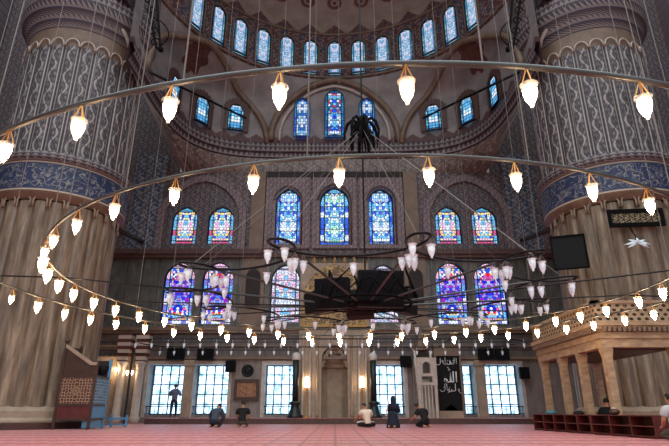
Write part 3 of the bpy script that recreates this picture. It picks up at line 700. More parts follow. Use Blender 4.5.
for x in (4.4, 5.25):
    b = MB(); b.tube([(x, 28.2, .95), (x, 29.2, 3.45), (x, 29.8, 3.6)], .06, 6); b.build('hand_rail', 'marble_white', r)
for k in range(5):
    b = MB(); y = 28.4+.18*k; b.box(4.28, 4.36, y-.025, y+.025, .25, .9+.42*k); b.build('panel_rib', 'stone_brown', r)
b = MB(); b.lathe([(.5, 3.5), (.5, 3.65), (.36, 3.75), (.1, 4.6), (0, 4.8)], (4.85, 29.45, 0), 8); b.build('canopy', 'stone_brown', r)

# calligraphy board in a wooden case
r = thing('calligraphy_board', 'black board with white script in a brown wooden case beside the pulpit', 'board', (6.12, 28.9, .28))
for x in (-.72, .62):
    b = MB(); b.box(x, x+.1, -.12, .1, 0, 3.5); b.build('post', 'stone_brown', r)
b = MB(); b.box(-.74, .74, -.18, .14, 3.15, 3.6); b.box(-.77, .77, -.22, .18, 3.6, 3.75); b.build('lintel', 'stone_brown', r)
b = MB(); b.box(-.72, .72, -.1, .1, 0, .35); b.build('foot_panel', 'stone_warm', r)
b = MB(); b.box(-.62, .62, -.06, .04, .35, 3.15); brd = b.build('board', 'black_plastic', r)
def stroke(b, pts, rad, s, ox, oz, y=-.075):
    b.tube([(ox+s*x, y, oz+s*z) for x, z in pts], rad, 5)
b = MB()      # the word «Allah» with smaller lines over and under it
stroke(b, [(.85, 1.3), (.82, .1)], .035, .45, .02, 1.75)
stroke(b, [(.5, 1.35), (.48, .25), (.42, .12), (.3, .12), (.2, .2), (.15, 1.2), (.12, .25), (.05, .12), (-.1, .1), (-.25, .18), (-.3, .4), (-.55, .5), (-.62, .2), (-.35, .1), (-.3, .4)], .035, .45, .02, 1.75)
stroke(b, [(.0, 1.55), (.04, 1.42), (.1, 1.54), (.16, 1.42), (.22, 1.56)], .018, .45, .0, 1.75)
stroke(b, [(-.1, 1.75), (-.35, 1.95)], .018, .45, .1, 1.7)
for k, (oz, s) in enumerate(((2.72, .22), (1.3, .26))):
    LT = [[(.0, 1.5), (.02, .1)], [(.6, .5), (.5, 0), (.2, -.1), (-.2, 0), (-.3, .35)], [(.2, 1.4), (.15, .2), (-.1, -.1), (-.6, -.15), (-.9, .2)], [(.3, .3), (.1, .6), (-.1, .4), (.1, .1), (.5, -.3), (.8, -.35)], [(.4, .1), (.1, 0), (-.2, .15), (-.3, .5), (-.15, .6), (-.05, .3), (-.4, -.2)]]
    for j, q in enumerate((0, 2, 4, 1, 0, 3, 2) if k == 0 else (3, 0, 1, 4, 0, 2)):
        stroke(b, LT[q], .016, s, .46-.15*j, oz+.03*(j % 3))
        if j % 2: stroke(b, [(-.15, .8), (.05, .95)], .012, s, .46-.15*j, oz)
b.build('script', 'cloth_white', brd, True)
b = MB(); b.prism([(-.6, 0), (.6, 0), (.3, .35), (0, .55), (-.3, .35)], -.1, -.07, Matrix.Translation((0, 0, .35)) @ Matrix.Scale(.6, 4)); b.build('mount', 'black_plastic', r)

# framed panel and round plaque on the wall
r = thing('framed_panel', 'gilt framed brown panel on the wall left of the niche window', 'picture', (-4.85, W-.06, 1.25))
b = MB(); b.box(-.6, .6, -.04, .04, 0, .95); b.build('panel', 'painting_gilt', r)
holed('frame', rect_poly(-.68, .68, -.08, 1.03), [rect_poly(-.52, .52, .1, .85)], .1, 'dark_wood', r, (0, -.08, 0))
b = MB(); b.lathe([(.34, 0), (.34, .05), (.28, .07), (.2, .05), (.12, .08), (0, .08)], n=20, mat=Matrix.Translation((-4.85, W, 2.75)) @ Matrix.Rotation(PI/2, 4, 'X'))
tag(b.build('round_plaque', 'iron', smooth=False), 'round dark plaque on the wall above the gilt framed panel', 'plaque')

# left portal beyond the kiosk: arched marble niche, pale columns, striped springers
r = struct(thing('door_1', 'warm lit arched marble doorway at the far left of the window wall', 'doorway', (-12.75, W, 0)))
holed('surround', rect_poly(-.85, .7, 0, 3.5), [arch_poly(.5, 2.9, cx=0, z0=.1)], .25, 'stone_warm', r, (0, -.25, 0))
b = MB(); b.prism(arch_poly(.5, 2.9, cx=0, z0=.1), -.1, -.05); leaf = b.build('door_leaf', 'stone_pale', r)
for k, (z, h) in enumerate(((.4, .8), (1.35, .6))):
    b = MB(); b.box(-.36, .36, -.14, -.1, z, z+h); b.build('door_panel', 'stone_warm', leaf)
b = MB(); b.box(-.5, .5, -.16, -.1, 1.98, 2.3); b.build('gilt_lintel', 'gilt_script', r)
for k, x in enumerate((-11.72, -10.72)):
    rr = struct(thing(f'trim_col_{k+1}', ('pale column right beside the arched doorway' if k == 0 else 'second pale column from the arched doorway, beside a bright window'), 'column', (x, 29.55, 0)))
    b = MB(); b.lathe([(.3, 0), (.3, .3), (.22, .36), (.19, 2.85), (.28, 3.1), (.28, 3.2)], n=18); b.build('shaft', 'stone_pale', rr, True)
    b = MB(); b.prism([(-.22, 3.2), (.22, 3.2), (.36, 4.1), (.36, 4.75), (-.36, 4.75), (-.36, 4.1)], -.2, .4); b.build('springer', 'ablaq', rr)

# ------------------------------------------------------------------ tie rods
def rod(p, q, rad, mat, name, label, cat):
    b = MB(); b.tube([p, q], rad, 8); tag(b.build(name, mat, smooth=True), label, cat)
rod((-10.0, 21.2, 16.7), (-5.6, 28.4, 18.0), .07, 'iron', 'tie_rod', 'thin black tie rod from the left pier up to the curved wall', 'tie rod')
rod((10.0, 21.2, 16.7), (5.6, 28.4, 18.0), .07, 'iron', 'tie_rod', 'thin black tie rod from the right pier up to the curved wall', 'tie rod')
rod((-10.2, 22.6, 8.6), (-11.7, 29.95, 10.3), .14, 'timber', 'tie_beam', 'dark tie beam between the left pier and the window wall', 'tie beam')
rod((10.2, 22.6, 8.6), (11.4, 29.95, 10.4), .14, 'timber', 'tie_beam', 'dark tie beam between the right pier and the window wall', 'tie beam')

# black iron scroll-work high beside each pier
for s_, side in ((-1, 'left'), (1, 'right')):
    r = thing('iron_scrollwork', f'tangle of black iron scrolls hanging high beside the {side} pier', 'ironwork', (s_*7.75, 17.8, 14.7))
    b = MB(); b.tube([(s_*.9, 0, 6.4), (s_*.5, 0, 3.6), (s_*.25, 0, 2.4), (0, 0, 1.3), (-s_*.3, 0, .2)], .05, 6); b.tube([(s_*.6, 0, 6.4), (s_*.15, 0, 3.6), (-s_*.1, 0, 2.3), (-s_*.3, 0, 1.2), (-s_*.45, 0, .3)], .05, 6); b.build('rail', 'iron_dark', r)
    b = MB(); b.tube([(-s_*(.3+.45*math.sin(t_)), 0, 1.6-1.5*t_/PI) for t_ in [PI*k/10 for k in range(11)]], .03, 5); b.build('loop', 'iron_dark', r)
    for k in range(6):
        b = MB(); z = .5+.55*k; x0 = s_*(-.2+.13*k)
        b.tube([(x0+.2*math.cos(t_)*(1-.5*t_/6), .02, z+.22*math.sin(t_)*(1-.5*t_/6)) for t_ in [.5*j for j in range(13)]], .028, 5); b.build('scroll', 'iron_dark', r)
    b = MB(); b.lathe([(0, -.12), (.12, -.06), (.12, .06), (0, .12)], (-s_*.5, 0, .1), 8); b.build('finial', 'iron_dark', r)

# ------------------------------------------------------------------ the great ring chandelier
H_ = 2.2
CX, CY = .295*H_, 4.85*H_
R1, R2 = 3.38*H_, 2.708*H_
ZL = HC+H_              # height of the lamps
ZR = ZL+.25             # height of the rings
ch = thing('ring_chandelier', 'huge low chandelier of concentric iron rings hung on long cables', 'chandelier', (CX, CY, ZR))
def circ(r, n=160, z=0): return [(r*math.cos(2*PI*k/n), r*math.sin(2*PI*k/n), z) for k in range(n)]
b = MB(); b.tube(circ(R1), .025, 8, True); b.build('outer_ring', 'ring_metal', ch, True)
b = MB(); b.tube(circ(R2), .022, 8, True); b.build('second_ring', 'ring_metal', ch, True)
LN = 12
rl, dl = 1.59*H_, .255*H_
lo = math.radians(8)
def loop_pt(t_): return (rl*math.cos(t_)+dl*math.cos(-(LN-1)*(t_-lo)+lo), rl*math.sin(t_)+dl*math.sin(-(LN-1)*(t_-lo)+lo), -.17)
b = MB(); b.tube([loop_pt(2*PI*k/480) for k in range(480)], .022, 6, True); b.build('looped_ring', 'iron', ch, True)
b = MB(); b.tube(circ(.95, 64, -.36), .03, 6, True); b.tube(circ(.5, 64, -.38), .05, 6, True); b.build('hub_ring', 'iron_dark', ch, True)
b = MB(); b.lathe([(.0, -.46), (.2, -.44), (.36, -.42), (.36, -.36), (.0, -.36)], n=24); b.build('hub_plate', 'iron_dark', ch)
for k in range(16):
    a = 2*PI*(k+.35)/16
    if math.sin(a) < -.3: continue
    b = MB(); b.tube([(.3*math.cos(a), .3*math.sin(a), -.4), (R2*math.cos(a), R2*math.sin(a), 0), (R1*math.cos(a), R1*math.sin(a), 0)] if k % 2 == 0 else [(.3*math.cos(a), .3*math.sin(a), -.4), (R2*math.cos(a), R2*math.sin(a), 0)], .016, 5); b.build('spoke', 'iron', ch)
for k in range(LN):
    a = lo+2*PI*k/LN
    b = MB(); b.tube([(.3*math.cos(a), .3*math.sin(a), -.4), ((rl-dl*.2)*math.cos(a), (rl-dl*.2)*math.sin(a), -.17)], .022, 5); b.build('arm', 'ring_metal', ch)
for k in range(14):
    a = 2*PI*k/14+.2; q0, q1 = .55+.2*(k % 3), 1.08
    b = MB(); b.tube([(q0*math.cos(a), q0*math.sin(a), -.34), (q0*1.15*math.cos(a+.3), q0*1.15*math.sin(a+.3), -.1+.12*(k % 4)), (q1*.9*math.cos(a+.55), q1*.9*math.sin(a+.55), -.02+.1*(k % 3)), (q1*math.cos(a+.8), q1*math.sin(a+.8), -.3)], .022, 5); b.build('hub_brace', 'iron_dark', ch, True)
ZCROWN = 6.75-ZR
for k in range(LN):     # stays from the crown down to the looped ring
    a = lo+2*PI*k/LN
    b = MB(); b.tube([(.15*math.cos(a), .15*math.sin(a), ZCROWN), ((rl+dl*.6)*math.cos(a), (rl+dl*.6)*math.sin(a), -.17)], .005, 4); b.build('stay', 'cable', ch)
for k in range(20):     # long suspension cables
    a = 2*PI*(k+.2)/20
    b = MB(); b.tube([(R1*math.cos(a), R1*math.sin(a), 0), (R1*math.cos(a)*.98, R1*math.sin(a)*.98, 27)], .0075, 4); b.build('suspension_cable', 'cable', ch)
for k in range(16):
    a = 2*PI*(k+.6)/16
    b = MB(); b.tube([(R2*math.cos(a), R2*math.sin(a), 0), (R2*math.cos(a)*.98, R2*math.sin(a)*.98, 27)], .0075, 4); b.build('suspension_cable', 'cable', ch)
b = MB(); b.tube([(0, 0, .05), (0, 0, 27)], .022, 6); b.build('main_cable', 'iron', ch)
# spiky crown on the main cable
cr = thing('spiky_ornament', 'spiky black iron crown of drooping arms high on the centre cable', 'ironwork', (CX, CY, 6.72))
b = MB(); b.lathe([(.05, -.1), (.14, .0), (.16, .25), (.1, .4), (.04, .5)], n=12); b.build('hub', 'iron_dark', cr, True)
for k in range(14):
    a = 2*PI*k/14; ca, sa = math.cos(a), math.sin(a)
    prof = [(.1, .3), (.22, .38), (.34, .26), (.42, .02), (.4, -.28)] if k % 2 else [(.1, .1), (.18, .1), (.25, -.08), (.26, -.36)]
    b = MB(); b.tube([(q*ca, q*sa, z) for q, z in prof], [.03, .04, .042, .034, .012][:len(prof)], 5); b.build('leaf_arm', 'iron_dark', cr)

# loudspeakers round the hub
def speaker(name, label, loc, rz, w, h, d, tilt=.12, group=None):
    r = thing(name, label, 'loudspeaker', loc, rz, group); r.rotation_euler.x = tilt
    b = MB(); b.prism([(-w/2, -h/2), (w/2, -h/2), (w/2, h/2), (-w/2, h/2)], 0, d*.5)
    b.add([(-w/2, d*.5, -h/2), (w/2, d*.5, -h/2), (w/2, d*.5, h/2), (-w/2, d*.5, h/2), (-w*.3, d, -h*.36), (w*.3, d, -h*.36), (w*.3, d, h*.36), (-w*.3, d, h*.36)], [(0, 1, 5, 4), (1, 2, 6, 5), (2, 3, 7, 6), (3, 0, 4, 7), (4, 5, 6, 7)])
    cab = b.build('cabinet', 'black_plastic', r)
    b = MB(); b.box(-w*.46, w*.46, -.03, 0, -h*.44, h*.44); b.build('grille', 'black_grille', cab)
    return r
for k, (dx, dy, rz, w, h, lab) in enumerate(((-.72, -.3, -.25, .7, .62, 'left of the big black loudspeakers at the heart of the ring chandelier'), (.3, -.45, .1, .92, .74, 'widest black loudspeaker at the heart of the ring chandelier, right of centre'), (1.0, .35, 1.0, .6, .5, 'smaller black loudspeaker behind the widest one on the chandelier hub'), (-.05, 1.05, 3.0, .6, .6, 'black loudspeaker at the back of the chandelier hub'), (-1.15, .25, -1.0, .5, .45, 'small black loudspeaker at the left back of the chandelier hub'))):
    speaker('hub_speaker', lab, (CX+dx, CY+dy, ZR-.5+h/2), rz, w, h, .55, .1, 'loudspeakers on the chandelier hub')

# lamp prototypes
GP = [(.07, .092), (.064, .084), (.05, .066), (.055, .045), (.052, .01), (.038, -.04), (.018, -.078), (.014, -.09), (.016, -.098), (.0, -.106)]
def lamp_mesh(b, k=1.0, inner=1.0, n=12): b.lathe([(r_*k*inner, z*k) for r_, z in GP], n=n, caps=False)
lit = thing('lit_lamp', 'x', 'lamp')
b = MB(); lamp_mesh(b); b.build('glass_shade', 'lamp_glass', lit, True)
b = MB(); b.lathe([(0, .045), (.026, .035), (.034, .01), (.028, -.03), (.012, -.065), (0, -.085)], n=10, caps=False); b.build('bulb', 'bulb_glow', lit, True)
b = MB()
for k in range(3):
    a = 2*PI*k/3+.4; b.tube([(.058*math.cos(a), .058*math.sin(a), .085), (.004*math.cos(a), .004*math.sin(a), .232)], .0055, 4)
b.tube([(0, 0, .225), (0, 0, .255)], .006, 4); b.build('hanger', 'brass', lit)
litf = thing('lit_lamp', 'x', 'lamp')
b = MB(); lamp_mesh(b, 1.3, n=10); b.build('glass_shade', 'lamp_glass', litf, True)
b = MB(); b.lathe([(0, .085), (.045, .07), (.055, .03), (.045, -.035), (.02, -.085), (0, -.115)], n=8, caps=False); b.build('bulb', 'bulb_glow', litf, True)
b = MB()
for k in range(2):
    b.tube([((k-.5)*.13, 0, .11), ((k-.5)*.008, 0, .25)], .007, 4)
b.build('hanger', 'brass', litf)
unl = thing('unlit_lamp', 'x', 'lamp')
b = MB(); lamp_mesh(b, .98); b.build('glass_cup', 'clear_glass', unl, True)
b = MB()
for k in range(3):
    a = 2*PI*k/3; b.tube([(.065*math.cos(a), .065*math.sin(a), .085), (0, 0, .2)], .0035, 4)
b.build('hanger', 'cable', unl)
small = MB(); lamp_mesh(small, 1.05, n=8); small.tube([(0, 0, .1), (0, 0, .31)], .006, 4)
small = small.build('small_lamp', 'clear_glass', None, True)
used = {}
def put(proto, name, loc, label, group, rz=0.0):
    o = proto if id(proto) not in used else copy_tree(proto)
    used[id(proto)] = 1
    o.location = loc; o.rotation_euler.z = rz; o['label'] = label; o['category'] = 'lamp'; o['group'] = group
    return o

ANG_A_N = [240.7, 248.0, 254.9, 261.8, 269.1, 276.2, 283.6]
ANG_A_F = [179.4, 172.4, 165.4, 158.8, 152.3, 144.9, 137.4, 130.5, 123.4, 116.3, 108.5, 101.0, 93.5, 85.9, 78.4, 71.0, 63.7, 56.9, 50.1, 42.9, 35.9, 29.4, 22.2, 15.5]
ANG_B_N = [220.3, 228.7, 237.0, 246.2, 255.5, 264.2, 272.9, 281.8, 290.9, 299.9]
ANG_B_F = [213.5, 206.3, 198.6, 190.6, 183.0, 174.4, 166.2, 158.0, 149.4, 140.7, 131.4, 122.6, 113.6, 104.2, 94.9, 85.2, 75.8, 66.0, 56.6, 48.1, 38.8, 30.0, 22.6, 14.6, 4.2, 355.8]
for R_, angs, near, ring in ((R1, ANG_A_N, 1, 'outermost'), (R1, ANG_A_F, 0, 'outermost'), (R2, ANG_B_N, 1, 'second'), (R2, ANG_B_F, 0, 'second')):
    for i, a in enumerate(angs):
        ar = math.radians(a); p = (CX+R_*math.cos(ar), CY+R_*math.sin(ar), ZL)
        if ring == 'outermost': lab = f'glowing lamp on the outermost ring\'s {"near overhead" if near else "far"} side, {word[i]} from the left'
        elif near: lab = f'glowing lamp on the second ring\'s near overhead side, {word[i]} from its left end'
        else: lab = f'glowing lamp on the second ring\'s far side, {word[i]} from its left end'
        put(lit if (near or i < 1) else litf, 'lit_lamp', p, lab, f'lit lamps on the {ring} chandelier ring', random.random()*6)
# unlit lamps on the looped inner ring: four round each loop and one between loops
pts = []
for k in range(LN):
    a0 = lo+2*PI*k/LN
    for dt in (-.15, -.06, .06, .15, PI/LN-.085, PI/LN, PI/LN+.085): pts.append(loop_pt(a0+dt))
near = sorted([p for p in pts if p[1] < 0], key=lambda p: p[0]); far = sorted([p for p in pts if p[1] >= 0], key=lambda p: p[0])
for L, nm in ((near, 'near'), (far, 'far')):
    for i, p in enumerate(L):
        put(unl, 'unlit_lamp', (CX+p[0], CY+p[1], ZR-.17-.22), f'unlit glass lamp on the looped inner ring\'s {nm} half, {word[i]} from the left', 'unlit lamps on the looped ring', random.random()*6)

# ------------------------------------------------------------------ far lamp frame under the half dome
fr = thing('long_chandelier', 'long low iron lamp frame hung under the half dome before the window wall', 'chandelier', (-.2, 25.0, 3.65))
LX, LY = 9.0, 1.55
P = []
for k in range(13): a = -PI/2+PI*k/12; P.append((LX-1.5+1.5*math.cos(a), LY*math.sin(a), 0))
for k in range(13): a = PI/2+PI*k/12; P.append((-(LX-1.5)+1.5*math.cos(a), LY*math.sin(a), 0))
b = MB(); b.tube(P, .03, 6, True); b.build('rail', 'iron', fr)
for k in range(9):
    x = -7.2+1.8*k; b = MB(); b.tube([(x, -LY, 0), (x, LY, 0)], .02, 5); b.build('cross_bar', 'iron', fr)
    b = MB(); b.tube([(x, (-1)**k*LY, 0), (x, (-1)**k*LY, 22)], .006, 4); b.build('suspension_cable', 'cable', fr)
for i in range(25):
    put(small, 'small_lamp', (-9.0+.72*i-.2+.35, 25-LY, 3.35), f'tiny unlit lamp on the far frame\'s front rail, {word[i]} from the left', 'tiny lamps on the far lamp frame')
for i in range(25):
    put(small, 'small_lamp', (-8.75+.715*i, 25+LY, 3.35), f'tiny unlit lamp on the far frame\'s back rail, {word[i]} from the left', 'tiny lamps on the far lamp frame')

# warm lamp string in the left doorway
for i, (x, z) in enumerate(((-12.55, 2.78), (-12.25, 2.74), (-11.95, 2.74), (-11.3, 2.6), (-11.05, 2.6))):
    r = put(litf, 'lit_lamp', (x, 29.3, z), f'glowing lamp hanging before the arched doorway at far left, {word[i]} from the left', 'lit lamps by the far doorway')
    b = MB(); b.tube([(0, 0, .25), (0, 0, 3.62-z)], .008, 4); b.build('drop_wire', 'brass', r)
b = MB(); b.tube([(-12.6, 29.3, 3.6), (-10.5, 29.3, 3.6)], .025, 6); tag(b.build('lamp_rail', 'iron'), 'short iron rail carrying the lamps before the arched doorway', 'rail')

# ------------------------------------------------------------------ wall loudspeakers
for x, y, z, w, lab in ((-8.85, 29.6, 3.62, .95, 'leftmost black wall loudspeaker above the floor windows'), (-7.2, 29.6, 3.6, .9, 'second black wall loudspeaker from the left, above a floor window'), (8.45, 29.6, 3.6, .85, 'left one of two black loudspeakers above the right floor windows'), (9.35, 29.6, 3.6, .75, 'right one of two black loudspeakers above the right floor windows'), (-5.75, 29.6, 2.95, .55, 'dark blue loudspeaker beside the top of the second window left of the niche'), (3.95, 29.6, 3.2, .6, 'dark loudspeaker above the window just right of the niche'), (10.45, 29.6, 2.6, .55, 'dark loudspeaker at the top right of the last floor window')):
    speaker('wall_speaker', lab, (x, y-.1, z), 0, w, .62, .42, 0, 'loudspeakers along the window wall')

# ------------------------------------------------------------------ kursi (preacher's chair) at the left pier
k_ = thing('preacher_chair', 'tall carved wooden preacher\'s chair with star inlay beside the left pier', 'pulpit chair', (-9.42, 20.4, 0))
def kb(name, mat, *bx):
    b = MB()
    for q in bx: b.box(*q)
    return b.build(name, mat, k_)
w2, d2 = .56, .52
kb('post', 'dark_wood', (-w2-.04, -w2+.04, -d2-.04, -d2+.04, 0, 2.75)); kb('post', 'dark_wood', (-w2-.04, -w2+.04, d2-.04, d2+.04, 0, 2.75))
kb('post', 'dark_wood', (w2-.04, w2+.04, -d2-.04, -d2+.04, 0, 2.15)); kb('post', 'mid_blue', (w2-.04, w2+.04, d2-.04, d2+.04, 0, 2.3))
b = MB(); b.lathe([(.06, 0), (.09, .06), (.05, .14), (0, .2)], (-w2, -d2, 2.75), 8); b.build('finial', 'dark_wood', k_)
fp = MB(); fp.box(-.52, .52, -.02, .02, -.42, .42); o = fp.build('front_star_panel', 'star_front', k_, loc=(0, -d2, 1.2))
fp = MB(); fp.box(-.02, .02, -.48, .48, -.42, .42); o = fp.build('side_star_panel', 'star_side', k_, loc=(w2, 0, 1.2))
kb('front_lower_panel', 'red_wood', (-.52, .52, -d2-.015, -d2+.015, .34, .74)); kb('side_lower_panel', 'mid_blue', (w2-.015, w2+.015, -.48, .48, .34, .74))
kb('front_rail', 'dark_wood', (-w2, w2, -d2-.035, -d2+.035, .72, .79))
kb('front_rail', 'dark_wood', (-w2, w2, -d2-.035, -d2+.035, .28, .35))
kb('front_rail', 'dark_wood', (-w2, w2, -d2-.035, -d2+.035, 1.61, 1.68))
kb('side_rail', 'dark_wood', (w2-.03, w2+.03, -d2, d2, .72, .79))
kb('side_rail', 'dark_wood', (w2-.03, w2+.03, -d2, d2, .28, .35))
kb('side_rail', 'dark_wood', (w2-.03, w2+.03, -d2, d2, 1.61, 1.68))
b = MB(); b.prism([(-w2, 1.66), (w2, 1.66), (w2, 1.95), (-w2+.02, 2.55)], -d2-.012, -d2+.012); b.build('upper_panel', 'dark_wood', k_)
k_.scale = (1.12, 1.12, 1.1)
b = MB(); b.prism([(-w2, 2.6), (-w2, 2.72), (w2-.18, 2.12), (w2, 2.12), (w2, 2.02), (w2-.22, 2.02)], -d2-.05, -d2+.05); b.build('slanted_rail', 'stone_warm', k_)
kb('back_panel', 'dark_wood', (-w2-.015, -w2+.015, -d2, d2, .3, 2.65)); kb('seat', 'dark_wood', (-w2, w2, -d2, d2, 1.58, 1.63))
kb('back_rest', 'timber', (-w2, .5, d2-.02, d2+.02, 1.65, 2.25))
kb('blue_foot', 'mid_blue', (.3, .56, -d2+.1, d2-.1, .05, .25))
b = MB(); b.lathe([(.0, -.19), (.13, -.15), (.17, 0), (.17, .12), (.08, .16), (0, .16)], n=14); b.build('loudspeaker', 'black_plastic', k_, True, (.6, -.1, 1.9))
r = thing('low_railing', 'low blue-white railing on the carpet right of the preacher\'s chair', 'railing', (-8.95, 22.3, 0))
b = MB(); b.box(-.75, .6, -.03, .03, .3, .38); b.build('top_rail', 'mid_blue', r)
b = MB(); b.box(-.75, .6, -.03, .03, .08, .14); b.build('bottom_rail', 'mid_blue', r)
for x in (-.72, -.05, .57):
    b = MB(); b.box(x-.035, x+.035, -.04, .04, 0, .48); b.build('post', 'mid_blue', r)
b = MB(); b.box(-.5, -.42, .25, .33, 0, 3.3); tag(b.build('dark_post', 'timber', loc=(-9.0, 24.6, 0)), 'slim dark post standing between the preacher\'s chair and the doorway', 'post')

# ------------------------------------------------------------------ muezzin loge
lg = thing('muezzin_loge', 'raised stone loge on square columns with a pierced parapet at right', 'loge', (0, 0, 0))
X0, X1, Y0, Y1 = 7.72, 10.02, 15.2, 20.2
def col_(x, y, n=0):
    b = MB(); q = .105
    v = [(q*sx*f, q*sy*f, z) for z, f in ((0, 1.25), (.15, 1.25), (.2, 1.0), (2.05, 1.0), (2.25, 1.3), (2.35, 1.3)) for sx, sy in ((-1, -1), (-.7, -1), (.7, -1), (1, -1), (1, .7), (1, 1), (-1, 1), (-1, -.7))]
    f = []
    for i in range(5):
        for k in range(8): f.append((i*8+k, i*8+(k+1) % 8, i*8+8+(k+1) % 8, i*8+8+k))
    b.add(v, f); b.build('column', 'loge_stone', lg, loc=(x, y, 0))
for x, y in ((X0+.15, Y0+.15), (X0+.15, Y0+1.75), (X0+.15, Y0+3.2), (X0+.15, Y1-.15), (X1-.2, Y0+.15), (X1-.2, Y1-.15)): col_(x, y)
b = MB()
for (z0, z1, e) in ((2.35, 2.6, .0), (2.6, 2.68, .06), (2.68, 2.86, .02), (2.86, 2.95, .12), (2.95, 3.08, .2)):
    b.box(X0-e, X1+e*.2, Y0-e, Y1+e*.2, z0, z1)
b.build('cornice', 'loge_stone', lg)
b = MB()
n = 34
for i in range(n):
    y = Y0+(Y1-Y0)*i/n; b.box(X0-.19, X0-.02, y, y+.09, 2.78, 2.9)
for i in range(16):
    x = X0+(X1-X0)*i/16; b.box(x, x+.09, Y0-.19, Y0-.02, 2.78, 2.9)
b.build('dentils', 'stone_brown', lg)
b = MB(); hp = .87/1.0
def uvbox(b, p0, p1, z0, z1):
    L = (Vector(p1)-Vector(p0)).length
    b.add([(*p0, z0), (*p1, z0), (*p1, z1), (*p0, z1)], [(0, 1, 2, 3)], None, [((0, 0), (L, 0), (L, .87), (0, .87))])
for ins in (0, .1):
    uvbox(b, (X0-.1+ins, Y0-.1+ins), (X0-.1+ins, Y1), 3.08, 3.6); uvbox(b, (X0-.1+ins, Y0-.1+ins), (X1, Y0-.1+ins), 3.08, 3.6)
b.build('parapet', 'parapet_pierced', lg)
b = MB(); b.box(X0-.16, X0+.06, Y0-.16, Y1, 3.6, 3.68); b.box(X0-.16, X1, Y0-.16, Y0+.06, 3.6, 3.68); b.build('parapet_cap', 'loge_stone', lg)
b = MB(); b.box(X0+.3, X1-.2, Y0+.3, Y1-.2, 2.3, 2.38); b.build('soffit', 'dark_wood', lg)
# open book cases in front of the loge
def bookcase(p, q, bays, label):
    d = Vector((q[0]-p[0], q[1]-p[1])); L = d.length; ang = math.atan2(d.y, d.x)
    r = thing('bookcase', label, 'bookcase', (p[0], p[1], 0), ang, 'low book cases before the loge')
    for z in (.03, .26, .5):
        b = MB(); b.box(0, L, 0, .34, z, z+.025); b.build('shelf' if z < .5 else 'top', 'red_wood', r)
    for i in range(bays+1):
        x = (L-.04)*i/bays; b = MB(); b.box(x, x+.04, -.005, .34, 0, .5); b.build('divider', 'red_wood', r)
    b = MB(); b.box(0, L, .34, .36, 0, .52); b.build('back', 'plinth_dark', r)
A_, B_ = Vector((6.98, 19.4)), Vector((7.56, 13.1)); mid = A_.lerp(B_, .57)
bookcase(A_, mid, 5, 'low dark red book case with open bays before the loge, farther one')
bookcase(A_.lerp(B_, .572), B_, 3, 'low dark red book case with open bays before the loge, nearer one')
def blob(name, label, cat, loc, s, mat):
    b = MB(); b.lathe([(0, 0), (.9, .02), (1, .3), (.8, .75), (.4, .97), (0, 1)], n=12); o = b.build(name, mat, None, True, loc); o.scale = s; tag(o, label, cat)
ux = lambda t_: A_.lerp(B_, t_)
p = ux(.16); blob('cloth_cap', 'small teal cloth cap lying on the farther book case', 'cap', (p.x+.17, p.y, .526), (.2, .2, .13), 'cloth_teal')
p = ux(.43); blob('cloth_cap', 'small dark cloth cap lying on the farther book case', 'cap', (p.x+.17, p.y, .526), (.17, .17, .11), 'cloth_black')
p = ux(.72)
jar = thing('round_pot', 'round dark pot with a pale lid on the nearer book case', 'pot', (p.x+.17, p.y, .526))
b = MB(); b.lathe([(.06, 0), (.12, .04), (.13, .1), (.07, .15)], n=14); b.build('pot', 'dark_wood', jar, True)
b = MB(); b.lathe([(.08, .15), (.05, .18), (0, .2)], n=14); b.build('lid', 'stone_pale', jar, True)

# black panel, plaque and crystal lamp on the right pier
r = thing('black_screen', 'large black screen panel hung on the left flank of the right pier', 'screen', (9.35, 19.75, 5.9), -.35)
b = MB(); b.box(-.62, .62, 0, .08, 0, 1.35); b.build('screen', 'black_plastic', r)
holed('bezel', rect_poly(-.65, .65, -.03, 1.38), [rect_poly(-.59, .59, .03, 1.32)], .05, 'iron_dark', r, (0, -.04, 0))
b = MB(); b.tube([(0, .08, .9), (.0, .55, .95)], .05, 6); b.tube([(-.1, .08, .5), (.25, .6, .5)], .04, 6); b.build('bracket', 'iron', r)
r = thing('gilt_plaque', 'dark framed plaque with gilt script on the right pier', 'plaque', (11.95, 19.25, 7.55), -.1)
b = MB(); b.box(-.95, 1.0, 0, .1, 0, .58); b.build('panel', 'plaque_gilt', r)
holed('frame', rect_poly(-1.03, 1.08, -.08, .66), [rect_poly(-.9, .95, .08, .5)], .1, 'iron_dark', r, (0, -.06, 0))
r = thing('crystal_lamp', 'spray of pale crystal leaves fixed under the gilt plaque', 'wall lamp', (11.75, 19.2, 6.75))
b = MB(); b.tube([(0, .2, .75), (0, -.05, .3), (0, -.1, 0)], .03, 6); b.build('stem', 'iron', r)
for k in range(11):
    a = PI*(k+.0)/10; b = MB(); rr = .55 if k % 2 else .42
    b.tube([(0, -.1, 0), (.5*rr*math.cos(a), -.15, -.1+.35*rr*math.sin(a)), (rr*math.cos(a), -.1, -.2+.75*rr*math.sin(a))], [.02, .06, .012], 6); b.build('leaf', 'clear_glass', r, True)

